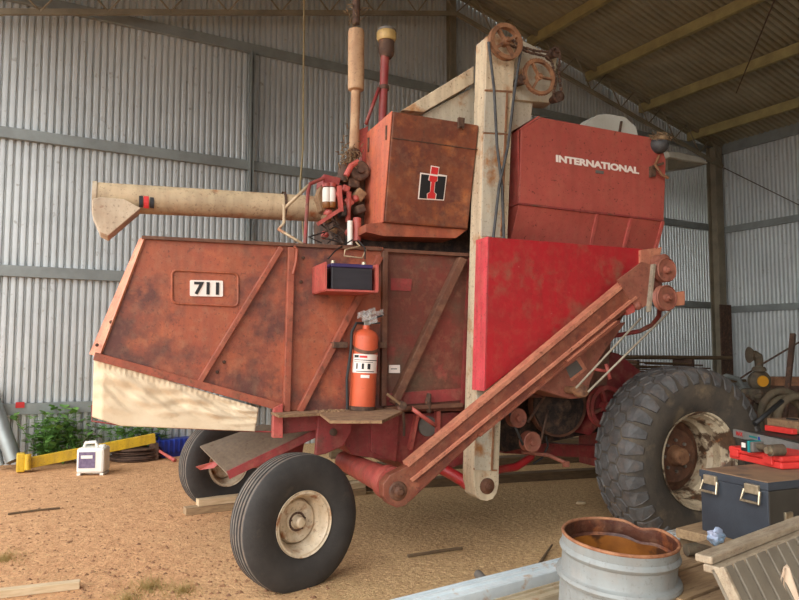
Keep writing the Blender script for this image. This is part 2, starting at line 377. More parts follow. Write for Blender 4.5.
# --- rear hood and body
part(MB().pr([(144,236),(384,247),(384,412),(284,411),(99,354)], 0, W), 'rear_hood', M['hood'], bevel=.01)
part(MB().pr([(384,249),(470,253),(640,262),(640,290),(612,335),(607,385),(560,398),(500,398),(466,411),(384,412)], .03, W-.05), 'separator_body', M['hooddark'], bevel=.008)
mb = MB(); a = [hp(139,239,.10), hp(145,236,-.03), hp(99,357,-.03), hp(89,354,.10)]; mb.prism(a, [p+Vector((.012,.012,0)) for p in a]); part(mb, 'rear_flange', M['peach'], label='light peach rear edge flange')
part(MB().bar((94,356), (284,408), 8, -.05, .02), 'bottom_rail', M['strut'], bevel=.004)
part(MB().bar((142,237), (382,249), 3.2, -.03, .03), 'top_rail', M['strutdark'])
part(MB().bar((384,250), (472,255), 3.2, -.02, .03), 'top_rail', M['strutdark'])
part(MB().bar((282,247), (200,382), 5.5, -.05, 0), 'diagonal_brace', M['strut'], bevel=.006)
part(MB().bar((381,256), (300,412), 6.5, -.05, 0), 'diagonal_brace', M['strut'], bevel=.006)
part(MB().bar((464,258), (395,404), 7.5, -.06, .03), 'diagonal_brace', M['strutdark'], bevel=.006)
part(MB().bar((292,247), (287,412), 7, -.05, 0), 'upright_brace', M['strut'], bevel=.006)
part(MB().bar((386,251), (384,406), 5, -.05, .03), 'upright_brace', M['strutdark'], bevel=.005)
part(MB().bar((471,255), (463,405), 3, .0, .03), 'upright_brace', M['redlow'])
mb = MB(); mb.tube([hp(294,246,-.07), hp(297,249,-.07), hp(296,262,-.07), hp(293,274,-.07)], .012, 8); part(mb, 'hook_strap', M['strut'])
for c, r in (((390,268),(420,292)),): part(MB().pr([(391,278),(412,279),(411,291),(391,290)], .02, .03), 'patch_plate', M['redlow'], label='small red riveted patch plate')
for x, y in ((224,362),(217,372),(303,258),(301,282),(111,322),(97,345),(158,371),(232,395)):
    p = hp(x, y, 0); part(MB().lathe(p, (0,-1,0), [(.013,-.003),(.013,.012),(.007,.018),(0,.018)], 8), 'bolt', M['rustdk'])
# embossed number panel
def rrect(x0,y0,x1,y1,r,sh=0,n=4):
    pts = []
    for cx, cy, a0 in ((x1-r,y0+r,-90),(x1-r,y1-r,0),(x0+r,y1-r,90),(x0+r,y0+r,180)):
        for k in range(n+1):
            a = math.radians(a0+90*k/n); X = cx+r*math.cos(a); pts.append((X, cy+r*math.sin(a)+sh*(X-x0)))
    return pts
fr = [hp(x, y, -.006) for x, y in rrect(172,270,238,303,5,.05)]; part(MB().tube(fr+[fr[0], fr[1]], .009, 8, False), 'panel_bead', M['hood'])
bp = part(MB().pr(rrect(190,280,223,296,1.2,.02), -.012, .0), 'number_badge', M['letter'], label='white number badge reading 711')
c = (hp(190,288,-.014)+hp(223,288.6,-.014))/2
w = (hp(223,288,-.014)-hp(190,288,-.014)).x
SIDE = Matrix(((1,0,0),(0,0,-1),(0,1,0))).to_4x4()     # text x -> u, y -> z, facing -v
def sidetext(s, name, m, p, q, hgt, v, parent, off=.0, size=1.0, shear=0):
    a = hp(*p, v); b = hp(*q, v); wd = (b-a).x; cc = (a+b)/2
    t = text(s, name, m, parent, SIDE, 1.0, .004, off)
    xs = [x.co.x for x in t.data.vertices]; zs = [x.co.z for x in t.data.vertices]
    sx = wd/(max(xs)-min(xs)); sz = hgt/(max(zs)-min(zs)); mx = (max(xs)+min(xs))/2; mz = (max(zs)+min(zs))/2
    sl = (b.z-a.z)/wd
    for x in t.data.vertices:
        ux = (x.co.x-mx)*sx; x.co = Vector((cc.x+ux, v+x.co.y*.8, cc.z+(x.co.z-mz)*sz+sl*ux))
    return t
sidetext('711', 'badge_digits', M['ink'], (194,288), (219,288.8), .095, -.0155, bp, off=.035)
# canvas curtain below the hood
def cloth(name, m, grid, parent=H, thick=.006, nx=110, ny=34, amp=.0115):
    mb = MB(); V_ = []
    for j in range(ny+1):
        row = []
        for i in range(nx+1):
            s, t = i/nx, j/ny; x, y = grid(s, t); e = math.sin(PI*min(1, t*1.1+.05))
            v = -.03 - amp*e*(.9*math.sin(17*s-9*t)+.8*math.sin(9*s+13*t+2+2*math.sin(7*s))+.5*math.sin(41*s+5*t)*(1-t)+.7*math.sin(23*t+11*s+1.5*math.sin(13*s))+.35*math.sin(60*s-31*t)) - .035*t
            if t < .12: v += .003*math.sin(190*s)
            if s < .06: v += (.06-s)*.8
            row.append(mb.bm.verts.new(hp(x, y, v)))
        V_.append(row)
    for a, b in zip(V_, V_[1:]):
        for i in range(nx): mb.bm.faces.new((a[i], a[i+1], b[i+1], b[i])).smooth = True
    o = part(mb, name, m, parent); sd_ = o.modifiers.new('thick', 'SOLIDIFY'); sd_.thickness = thick; return o
def cg(s, t):
    xt, yt = 94+s*165, 358+s*50
    if s < .18: xb, yb = 92+s*160, 417+s*50
    else: xb, yb = 92+s*163, 426+(s-.18)*6.5
    return xt+(xb-xt)*t, yt+(yb-yt)*t
cloth('canvas_curtain', M['canvas'], cg)['label'] = 'cream canvas curtain hanging below the hood'
part(MB().tube([hp(92,405,.08), hp(92,421,.08), hp(120,425,.0), hp(256,431.5,-.01), hp(283,432,-.02)], .006, 6), 'curtain_rod', M['redlow'])
# lower brackets
part(MB().pr([(274,408),(283,404),(283,438),(273,438)], -.08, -.0), 'end_bracket', M['pink'], bevel=.004)
part(MB().pr([(283,416),(318,415),(320,430),(283,434)], -.02, .1), 'lower_channel', M['redlow'], bevel=.006)
part(MB().pr([(318,416),(352,414),(352,432),(344,446),(326,454),(315,456)], -.04, .0), 'gusset_plate', M['redlow'], bevel=.01)
part(MB().lathe(hp(333,432,-.04), (0,-1,0), [(.03,0),(.03,.02),(.012,.03),(0,.03)], 10), 'bolt', M['rustdk'])
# discharge pan
pa = [hp(228,474,.08), hp(316,431,.08), hp(262,424,1.2), hp(200,446,1.2)]
part(MB().prism(pa, [p-Vector((0,0,.01)) for p in pa]), 'discharge_pan', M['pan'])
part(MB().beam(hp(228,475,.07), hp(322,430,.07), .03, .06), 'pan_rail', M['redlow'])
mb = MB(); mb.prism([hp(196,467,1.0), hp(214,462,.95), hp(218,457,.95), hp(220,462,.9), hp(214,468,.9), hp(200,470,1.0)], [p+Vector((0,.03,.0)) for p in [hp(196,467,1.0), hp(214,462,.95), hp(218,457,.95), hp(220,462,.9), hp(214,468,.9), hp(200,470,1.0)]]); part(mb, 'tow_tongue', M['pink'])
# lower body below the ledge
part(MB().pr([(340,414),(384,414),(470,412),(470,462),(420,478),(400,462),(352,455),(345,445)], .1, 1.3), 'lower_body', M['redlow'], bevel=.006)
part(MB().pr([(371,452),(372,418),(400,416),(396,462)], .07, .1), 'side_panel', M['redlow'], bevel=.004)
part(MB().bar((418,416), (411,450), 3, .04, .1), 'rib', M['pink'])
part(MB().bar((439,410), (438,450), 3.5, .04, .1), 'rib', M['pink'])
part(MB().lathe(hp(427,426,.1), (0,-1,0), [(.085,0),(.085,.02),(0,.025)], 24), 'cover_disc', M['grey'], label='plain grey disc cover')
part(MB().bar((385,409), (463,405), 4, -.05, .05), 'ledge_strip', M['strutdark'])
part(MB().bar((384,400), (464,394), 12, .01, .03), 'lower_skirt', M['redlow'])
# levers & linkages
part(MB().tube([hp(387,394,-.16), hp(399,403,-.16), hp(403,408,-.14)], .012, 8), 'lever', M['dust'])
part(MB().lathe(hp(401,405,-.12), (0,1,0), [(0,-.05),(.03,-.05),(.035,0),(.03,.05),(0,.05)], 12), 'pivot', M['rustdk'])
part(MB().tube([hp(397,409,-.14), hp(411,408,-.14)], .022, 10), 'pivot_sleeve', M['strutdark'])
part(MB().tube([hp(411,408,-.14), hp(436,426,-.14)], .017, 10), 'link_rod', M['pink'])
part(MB().tube([hp(403,410,-.12), hp(404,424,-.1), hp(404,436,-.1)], .012, 8), 'hanging_link', M['rustdk'])
part(MB().tube([hp(429,394,-.02), hp(428,402,-.04), hp(429,412,-.02)], [.02,.028,.02], 8), 'hanging_link', M['rustdk'])
# dusty ledge carrying the extinguisher
zl = hp(350,409,0).z
P = [hz(279,415,zl), hz(320,413,zl), hz(330,420.5,zl), hz(382,420.5,zl), hz(402,411,zl)]
P = [Vector((P[0].x, min(p.y, -.02) if False else p.y, zl)) if False else p for p in P]
outl = [(P[0].x,.0)] + [(p.x, min(p.y,-.03)) for p in P] + [(P[-1].x,.0)]
part(MB().prism([Vector((x,y,zl)) for x,y in outl], [Vector((x,y,zl-.02)) for x,y in outl]), 'step_ledge', M['dust'], label='dust covered step ledge')
mb = MB(); 
for i in range(60):
    x = random.uniform(P[1].x, P[3].x); y = random.uniform(-.22, -.03); mb.ball((x,y,zl+.002), random.uniform(.006,.014), (1,1,.5))
o = part(mb, 'chaff', M['dust']); o['kind'] = 'stuff'
# --- battery tray
utr = hp(313,270,0).x; vf = vfor(utr, 325)
def vw(px): return vfor(hp(px,270,0).x, px)
tray = MB(); a0 = hp(325,261,vf); a1 = hp(325,290,vf)
ztr = a1.z; ztt = hp(325,262,vf).z; u1 = hp(377,290,vf).x
tray.box(((utr+u1)/2, vf/2-.01, ztr), (u1-utr, abs(vf)+.02, .015)); tray.box((utr, vf/2-.01, (ztr+ztt)/2), (.012, abs(vf)+.02, ztt-ztr)); tray.box((u1, vf/2-.01, (ztr+ztt)/2), (.012, abs(vf)+.02, ztt-ztr))
tray.box(((utr+u1)/2, -.006, (ztr+ztt)/2), (u1-utr, .012, ztt-ztr))
part(tray, 'battery_tray', M['pink'], label='faded red open tray bolted to body')
# --- engine cover
u_b = hp(384,222,-.02).x; vb = vfor(u_b, 367)
u_t = hp(393,111,0).x
def vtop(px): return px
vt = -.16; ut = hp(393,111,vt).x; vbt = vfor(ut, 366)
cov_a = [hp(393,111,vt), hp(479,125,vt), hp(468,229,-.02), hp(384,222,-.02)]
zt_b = cov_a[0].z; zb_b = cov_a[3].z
cov_b = [Vector((cov_a[0].x, vbt, zt_b)), Vector((cov_a[1].x, vbt, cov_a[1].z)), Vector((cov_a[2].x, vbt, cov_a[2].z)), Vector((cov_a[3].x, vbt, zb_b))]
cov = part(MB().prism(cov_a, cov_b), 'engine_cover', M['rust'], bevel=.012, label='boxy rust brown engine cover')
s1 = [Vector((p.x-.004, p.y, p.z)) for p in (cov_a[0], cov_a[3], cov_b[3], cov_b[0])]
part(MB().prism(s1, [p-Vector((.006,0,0)) for p in s1]), 'cover_side_sheet', M['orange'], parent=cov, label='faded orange end sheet')
vface = lambda x, y: vt + (y-111-.15*(x-393))/(111.0)*(-.02-vt)
def fp(x, y, d=.004): return hp(x, y, vface(x,y)-d)
part(MB().tube([fp(392,138), fp(430,143), fp(478,150)], .004, 6), 'seam', M['rustdk'], parent=cov)
part(MB().pr([(459,117),(465,118),(464,129),(462,126),(459,128)], vt-.03, vt), 'hinge_tab', M['rustdk'], parent=cov)
for x, y in ((370,145),(388,133)): part(MB().tube([hp(x,y-7,vfor(ut,x)-.0)-Vector((.012,0,0)), hp(x,y+7,vfor(ut,x))-Vector((.012,0,0))], .012, 8), 'grab_slot', M['rustdk'], parent=cov)
part(MB().pr([(366,224),(384,222),(468,229),(456,238),(384,236),(366,232)], .02, .35), 'cover_sill', M['hood'])
part(MB().pr([(362,129),(368,126),(367,244),(362,246)], vbt-.02, vbt+.04), 'frame_post', M['pink'])
part(MB().pr([(357,131),(363,128),(362,152),(357,153)], vbt-.02, vbt+.02), 'frame_plate', M['pink'])
# corporate letter mark on cover
def flat(name, m, poly, d, parent):
    a = [fp(x,y,d) for x,y in poly]; return part(MB().prism(a, [p+Vector((0,.004,0)) for p in a]), name, m, parent)
wo = flat('emblem_backing', M['letter'], [(431,165.5),(439.5,167),(438.5,174),(447,175.5),(444,200.5),(418,199),(420.5,172.5),(430.4,174)], .004, cov)
flat('emblem_bar', M['ink'], [(421.5,174),(429.3,175),(428,180),(430.5,181.5),(429.8,192),(426.8,193.5),(426.8,198.6),(419.3,198)], .008, cov)
flat('emblem_bar', M['ink'], [(438,176),(446,176.7),(443.3,199.6),(436,199),(437,194),(434.6,192),(435.6,182),(438,181)], .008, cov)
flat('emblem_stem', M['inkred'], [(431.8,166.5),(438.6,167.8),(437.6,174.6),(430.9,173.6)], .009, cov)
flat('emblem_stem', M['inkred'], [(430,175.4),(437.6,176.6),(436.8,181),(434.8,182.5),(433.8,192),(435.6,194),(435,198.8),(427.6,198.4),(427.8,194),(430.3,192),(431.6,182),(429.4,180.6)], .009, cov)
# black block painted in for the shaded gap below the cover
part(MB().pr([(350,232),(478,232),(478,254),(350,246)], .3, 1.2), 'gap_shade_block', M['dark'], label='black block standing for the shaded gap below the cover')
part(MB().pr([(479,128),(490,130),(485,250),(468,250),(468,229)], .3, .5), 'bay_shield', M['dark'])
# --- engine seen at the rear of the cover
part(MB().pr([(340,172),(366,166),(366,246),(335,246),(332,215)], .45, 1.1), 'engine_block', M['rustdk'], bevel=.02)
rd = M['pink']
for k,(x,y,w_,h_) in enumerate(((352,184,.10,.09),(344,190,.07,.06),(358,196,.09,.10),(347,203,.08,.07),(359,210,.07,.08),(342,212,.09,.05))):
    part(MB().box(hp(x,y,.40-.02*k), (w_,.14,h_), Matrix.Rotation(.3*k, 3, 'Y')), 'casting', [M['rustdk'],M['pink'],M['dust'],M['pink'],M['rustdk'],M['dark']][k], bevel=.012)
part(MB().tube([hp(356,150,.42), hp(352,160,.42), hp(345,170,.38), hp(342,182,.38)], [.045,.055,.06,.05], 12), 'exhaust_elbow', M['rustdk'])
part(MB().tube([hp(346,176,.3), hp(351,166,.3), hp(358,162,.32)], .026, 10), 'water_pipe', rd)
part(MB().lathe(hp(359,171,.33), (0,-1,0), [(0,-.04),(.085,-.04),(.09,-.03),(.07,-.015),(.09,.0),(.07,.015),(.088,.03),(.07,.04),(.03,.03),(.028,.06),(0,.06)], 26), 'fan_pulley', M['rustdk'])
mb = MB(); c0_ = hp(352,160,.36)
for k in range(120):
    a = hp(350+random.gauss(0,5), 160+random.gauss(0,9), .34+random.uniform(-.04,.04)); mb.tube([a, a+Vector((random.uniform(-.05,.05),random.uniform(-.03,.03),random.uniform(-.05,.05)))], .005, 4)
o = part(mb, 'cobweb_litter', M['nest']); o['kind'] = 'stuff'
part(MB().pr([(324,174),(341,178),(339,185),(323,184)], .28, .5), 'filter_bracket', M['redlow'], bevel=.004)
for dx in (0, 5):
    f = part(MB().lathe(hp(326.5+dx,197,.3), (0,0,1), [(0,-.075),(.03,-.07),(.036,-.04),(.036,.05),(.03,.08),(0,.085)], 18), 'fuel_filter', M['white'])
    part(MB().lathe(hp(326.5+dx,203.5,.3), (0,0,1), [(0,-.045),(.03,-.04),(.039,-.02),(.039,.01),(0,.012)], 18), 'glass_bowl', M['ambergl'], f)
    part(MB().lathe(hp(326.5+dx,187,.3), (0,0,1), [(0,-.0),(.038,0),(.038,.03),(.015,.04),(0,.045)], 18), 'filter_cap', rd, f)
part(MB().pr([(318,196),(322,183),(336,186),(338,210),(330,214),(322,210)], .36, .5), 'filter_housing', M['dust'])
part(MB().tube([hp(324,178,.25), hp(310,184,.25), hp(308,192,.22), hp(305,244,.1)], .016, 8), 'hand_rail', M['redlow'])
part(MB().tube([hp(309,185,.25), hp(285,208,.25)], .014, 8), 'stay_rod', M['tan'])
part(MB().tube([hp(284,204,.25), hp(284,223,.25), hp(279,229,.24)], .013, 8), 'auger_hook', M['tan'])
part(MB().tube([hp(278,229,.2), hp(303,244,.1)], .012, 8), 'stay_rod', M['tan'])
part(MB().beam(hp(318,224,.25), hp(341,209,.25), .06, .03), 'engine_arm', rd)
part(MB().beam(hp(341,212,.25), hp(339,186,.25), .05, .03), 'engine_arm', rd)
part(MB().tube([hp(349,192,.28), hp(348,222,.28)], .022, 10), 'dip_tube', rd)
part(MB().tube([hp(350,221,.24), hp(350,245,.24)], .024, 12), 'breather_tube', M['white'], label='white plastic tube')
part(MB().tube([hp(357,218,.26), hp(357,241,.26)], .036, 14), 'oil_canister', rd)
for k in range(5):
    x0 = random.uniform(318,360); pts = [hp(x0,215+random.uniform(0,12),.3)]
    for j in range(4): pts.append(hp(x0+random.uniform(-12,12), 225+j*6, .25-.02*j))
    part(MB().tube(pts, .007, 6), 'hose', M['dark'])
for k in range(9):
    x0 = random.uniform(322,362); y0 = random.uniform(190,240)
    part(MB().lathe(hp(x0,y0,.34), (random.uniform(-.5,.5),-1,random.uniform(-.3,.3)), [(0,0),(.03,0),(.035,.04),(.015,.07),(0,.07)], 10), 'fitting', random.choice([M['rustdk'], rd, M['dust'], M['dark']]))
part(MB().tube([hp(356,242,.1), hp(360,246,-.05), hp(345,250,-.12), hp(344,256,-.15), hp(362,258,-.15), hp(366,250,-.1)], .006, 6), 'cable', M['tan'])
part(MB().tube([hp(352,240,.1), hp(336,250,-.1), hp(328,259,-.15)], .006, 6), 'cable', M['black'])
part(MB().tube([hp(358,240,.1), hp(365,248,-.1), hp(365,259,-.15)], .006, 6), 'cable', M['black'])
# --- exhaust stack
sx = lambda y: 355+ (90-y)*.01
ex = part(MB().lathe(hp(356,90,.45), (0.0,0,1), [(0,-.01),(.05,-.01),(.07,.0),(.074,.02),(.074,.02+.5),(.07,.55),(.055,.56),(0,.56)], 20), 'muffler', M['muffler'], label='tan scaled muffler barrel')
part(MB().tube([hp(356,22,.45)+Vector((0,0,-.02)), hp(357,-20,.45)], .034, 12), 'exhaust_outlet', M['rustdk'], ex)
part(MB().tube([hp(354,158,.45), hp(355,120,.45), hp(356,88,.45)], [.05,.042,.042], 12), 'exhaust_pipe', M['muffler'])
mb = MB()
for k in range(26): 
    a = hp(356+random.uniform(-8,8), random.uniform(4,24), .45+random.uniform(-.05,.05)); mb.tube([a, a+Vector((random.uniform(-.07,.07),random.uniform(-.05,.05),random.uniform(-.06,.06)))], .004, 4)
o = part(mb, 'cobweb_litter', M['nest'], ex); o['kind'] = 'stuff'
# --- air intake
part(MB().tube([hp(382,128,.35), hp(385,53,.35)], [.036,.04], 14), 'intake_pipe', M['redlow'])
pc = part(MB().lathe(hp(386.5,56,.35), (0,0,1), [(0,-.02),(.045,-.02),(.065,.01),(.07,.03),(.072,.13),(.05,.135),(0,.135)], 20), 'precleaner', M['rustdk'], label='brown louvred air precleaner')
part(MB().lathe(hp(386.5,56,.35), (0,0,1), [(.04,.13),(.078,.135),(.09,.16),(.09,.21),(.08,.225),(0,.225)], 20), 'dust_bowl', M['bowl'], pc)
part(MB().lathe(hp(386.5,56,.35), (0,0,1), [(0,.222),(.086,.222),(.086,.24),(.06,.255),(0,.26)], 20), 'bowl_lid', M['grey'], pc)
part(MB().tube([hp(366,124,.3), hp(379,88,.33)], .016, 8), 'intake_stay', M['redlow'])
part(MB().lathe(hp(384,88,.35), (0,0,1), [(.045,-.02),(.045,.02)], 14), 'clamp', M['rustdk'])
# --- unloading auger
ag = part(MB().tube([hp(95,197,.6), hp(200,202.5,.6), hp(338,210,.6)], [.118,.116,.113], 28), 'unloading_auger', M['tan'], label='long tan unloading auger tube')
part(MB().tube([hp(92.5,193,.6)-Vector((0,0,.03)), hp(97,194,.6)-Vector((0,0,.025))], .126, 28), 'end_collar', M['tanlt'], ag)
mb = MB(); a = [hp(92,199,.46), hp(100,197,.46), hp(124,199,.46), hp(141,208,.46), hp(108,236,.46), hp(100,232,.46), hp(92,214,.46)]
mb.prism(a, [Vector((p.x, .74, p.z)) for p in a]); sp = part(mb, 'spout', M['tanlt'], ag, bevel=.006, label='folded sheet spout')
part(MB().tube([hp(93,213,.455), hp(101,231,.455), hp(107,235,.455)], .006, 6), 'spout_hem', M['rustdk'], sp) if False else None
part(MB().lathe(hp(283,206,.6), (1,0,.0), [(.125,-.012),(.125,.012)], 28), 'band_clamp', M['rustdk'], ag)
def onaug(x, y): 
    return hp(x, y, .6 - math.sqrt(max(0, .119**2-(hp(x,y,.48).z-hp(x,200+(x-95)*.055-2,.48).z)**2))-.004)
for poly, mm, nm in (([(139,195),(143,195.5),(143,207.5),(139,207)], 'ink', 'emblem_bar'), ([(150,197),(154,197.5),(154,208.5),(150,208)], 'ink', 'emblem_bar'), ([(143.6,193.5),(148.8,194),(148.8,208.6),(143.6,208)], 'inkred', 'emblem_stem')):
    mb = MB(); (xa,ya),(xb,yb),(xc,yc),(xd,yd) = poly; g = []
    for k in range(6):
        t = k/5; g.append((mb.bm.verts.new(onaug(xa+(xd-xa)*t, ya+(yd-ya)*t)), mb.bm.verts.new(onaug(xb+(xc-xb)*t, yb+(yc-yb)*t))))
    for p, q in zip(g, g[1:]): mb.bm.faces.new((p[0], p[1], q[1], q[0]))
    o = part(mb, nm, M[mm], ag); o.modifiers.new('t', 'SOLIDIFY').thickness = .002
# --- clean-grain elevator leg (cream)
vL = -.24; vLb = -.04
leg = [(487,36),(500,33),(516,44),(513,92),(499,470),(499,484),(497,493),(493,499),(487,501),(481,500),(476,496),(474,484),(474,470)]
def leglean(poly): return poly
lo = part(MB().pr(leg, vL, vLb), 'grain_elevator', M['cream'], bevel=.006, label='tall cream grain elevator leg')
for y0, y1 in ((92,132),(134,236),(395,470)):
    xl = 487-(y0-36)*.0292; xr = 516-(y0-44)*.0405
    x2 = 487-(y1-36)*.0292; x3 = 516-(y1-44)*.0405
    part(MB().pr([(xl+.5,y0),(xr-7.5,y0+1),(x3-7.5,y1+1),(x2+.5,y1)], vL-.012, vL+.01), 'leg_panel', M['creamgrey'], lo)
    part(MB().bar((xr-6.5,y0), (x3-6.5,y1), 1.6, vL-.025, vL), 'panel_seam', M['castrust'], lo)
for y in (90, 133, 469): part(MB().bar((486.5-(y-36)*.0292,y), (514-(y-44)*.0395,y+1.5), 1.6, vL-.01, vL), 'joint_strip', M['castrust'], lo)
part(MB().lathe(hp(487,486,vL), (0,-1,0), [(.066,-.01),(.066,.008),(.05,.012),(.03,.02),(.03,.04),(.014,.045),(.014,.06),(0,.06)], 20), 'foot_bearing', M['hubrust'], lo)
part(MB().pr([(516,37),(536,47),(557,57),(553,103),(510,99),(512,60)], -.16, .0), 'drive_plate', M['creamgrey'], bevel=.006, label='pale plate carrying the chain drive')
part(MB().pr([(511,99),(533,103),(531,120),(508,134)], -.12, .25), 'head_box', M['creamgrey'], bevel=.006)
part(MB().pr([(402,110),(474,66),(474,83),(424,112)], .08, .3), 'cross_chute', M['cream'], bevel=.006, label='rust streaked cream cross chute')
part(MB().pr([(424,114),(474,87),(474,135),(424,125)], .14, .3), 'chute_side', M['creamgrey'])
# spoked head pulley
def wheelpart(name, m, c, R, w, spokes, hubr, parent=H, rimw=.16, teeth=0, ax=(0,-1,0), ph=0):
    mb = MB(); mb.lathe(c, ax, [(R*(1-rimw),-w/2),(R,-w/2),(R*.94 if not teeth else R,0),(R,w/2),(R*(1-rimw),w/2)], 40, True)
    mb.lathe(c, ax, [(0,-w*.7),(hubr,-w*.7),(hubr,w*.7),(hubr*.5,w*.72),(hubr*.5,w*1.3),(0,w*1.3)], 16)
    c = Vector(c)
    for k in range(spokes):
        a = 2*PI*k/spokes+ph; d = Vector((math.cos(a), 0, math.sin(a))); mb.beam(c+d*hubr*.7, c+d*R*(1-rimw*.6), w*.5, R*.2, up=Vector((0,1,0)))
    for k in range(teeth):
        a = 2*PI*k/teeth; d = Vector((math.cos(a), 0, math.sin(a))); mb.beam(c+d*R*.97, c+d*(R*1.06), w*.5, R*.1, up=Vector((0,1,0)))
    return part(mb, name, m, parent)
cp = hp(505.5,42,-.34); wheelpart('head_pulley', M['castrust'], cp, .158, .05, 4, .035, rimw=.24, ph=.6)
cs = hp(539,77,-.3); wheelpart('chain_sprocket', M['castrust'], cs, .158, .03, 3, .03, rimw=.17, teeth=36, ph=0)
for x, y in ((554,53),(558,97),(521,80)): part(MB().lathe(hp(x,y,-.26), (0,-1,0), [(.0,-.1),(.03,-.1),(.045,-.01),(.048,.0),(.048,.03),(.02,.035),(.015,.06),(0,.06)], 16), 'idler_sprocket', M['rustdk'])
def chain(pts, r=.012): 
    mb = MB(); pts = [Vector(p) for p in pts]
    for a, b in zip(pts, pts[1:]):
        n = max(1, int((b-a).length/.032))
        for i in range(n):
            p = a+(b-a)*(i/n); q = a+(b-a)*((i+.8)/n); mb.beam(p, q, .016, .024 if i % 2 else .014, up=Vector((0,1,0)))
    return mb
part(chain([hp(509,38,-.34), hp(522,47,-.33), hp(536,51,-.32), hp(548,52,-.31), hp(555,47,-.31), hp(560,53,-.31), hp(559,75,-.31), hp(562,96,-.31), hp(558,102,-.31), hp(553,97,-.31), hp(556,80,-.31), hp(552,62,-.31), hp(545,56,-.31), hp(531,53,-.32), hp(512,46,-.33), hp(506,44,-.34)]), 'drive_chain', M['rustdk'])
def belt(p, w, name='belt', m=None): return part(MB().tube(p, w, 8), name, m or M['belt'])
belt([hp(522,45,-.34), hp(520,56,-.34), hp(514,95,-.33), hp(508,146,-.32), hp(499,187,-.32), hp(493,240,-.31)], .0125)
belt([hp(488.5,42,-.34), hp(490,54,-.34), hp(494,88,-.33), hp(497,146,-.32), hp(502,187,-.31), hp(504,240,-.31)], .0125)
# --- red side panel
vR = -.46
rp = part(MB().pr([(489,237),(645,249),(645,266),(485,391)], vR, vR+.2), 'belt_guard', M['bright'], bevel=.004, label='bright glossy red side guard')
a = [hp(489,236.5,vR-.002), hp(485,391,vR-.002), hp(473,387,vR+.2), hp(477,238,vR+.2)]
a = [Vector((hp(489,237,vR).x-.004, vR-.002, a[0].z)), Vector((hp(485,391,vR).x-.004, vR-.002, a[1].z)), Vector((hp(485,391,vR).x-.004, vR+.2, a[1].z)), Vector((hp(489,237,vR).x-.004, vR+.2, a[0].z))]
part(MB().prism(a, [p-Vector((.006,0,0)) for p in a]), 'guard_end', M['brightedge'], rp)
part(MB().pr([(641,250),(662,247),(658,263),(641,268)], vR-.03, vR+.1), 'guard_cap', M['convflange'])
# --- grain tank
vT = -.2
tk = part(MB().pr([(541,117),(655,138),(662,146),(666,160),(664,220),(519,203),(521,129)], vT, 1.1), 'grain_tank', M['tank'], bevel=.008, label='big faded red grain tank')
u_l = hp(521,129,vT).x
part(MB().prism([Vector((u_l-.006, vT, hp(521,130,vT).z)), Vector((hp(541,117,vT).x-.01, vT, hp(541,117,vT).z)), Vector((hp(541,117,vT).x-.01, 1.05, hp(541,117,vT).z)), Vector((u_l-.006,1.05,hp(521,130,vT).z))], [Vector((u_l-.012, vT, hp(521,130,vT).z+.01)), Vector((hp(541,117,vT).x-.02, vT, hp(541,117,vT).z+.012)), Vector((hp(541,117,vT).x-.02, 1.05, hp(541,117,vT).z+.012)), Vector((u_l-.012,1.05,hp(521,130,vT).z+.01))]), 'tank_shoulder', M['pink'], tk)
part(MB().pr([(519,204),(664,221),(656,252),(508,252)], lambda x,y: vT+(.0 if y<225 else .12), .95), 'tank_hopper', M['tank'], bevel=.004)
lowv = lambda x, y: vT-.012+(.0 if y < 226 else .115)
for p, q in (((598,212),(591,246)), ((632,216),(624,250)), ((663.5,221),(655.5,252))): part(MB().bar(p, q, 3, lowv, .0), 'tank_rib', M['pink'], bevel=.003)
part(MB().bar((519,203.5), (664,220.5), 1.6, vT-.014, vT), 'tank_seam', M['redlow'])
mb = MB(); 
aa = [hp(519,131,vT), hp(519,204,vT), hp(508,238,vT+.1)]
part(MB().prism([Vector((aa[0].x-.0,vT,aa[0].z)), Vector((aa[1].x,vT,aa[1].z)), Vector((aa[1].x,vT+.22,aa[1].z)), Vector((aa[0].x,vT+.22,aa[0].z))], [Vector((aa[0].x-.01,vT,aa[0].z)), Vector((aa[1].x-.01,vT,aa[1].z)), Vector((aa[1].x-.01,vT+.22,aa[1].z)), Vector((aa[0].x-.01,vT+.22,aa[0].z))]), 'tank_end_edge', M['pink'], tk)
sidetext('INTERNATIONAL', 'tank_lettering', M['letter'], (556,158.3), (639,170.8), .066, vT-.006, tk, off=.045)
part(MB().pr([(596,170),(604,171),(603.6,174),(596,173)], vT-.008, vT), 'tank_badge', M['grey'], tk)
part(MB().pr([(583,126),(597,115),(607,114),(625,117),(636,127),(638,136),(600,134)], .75, 1.0), 'tank_extension', M['offwhite'], label='pale hood showing above the tank')
part(MB().bar((622,121), (620,133), 1.6, .73, .76), 'extension_bolt', M['rustdk'])
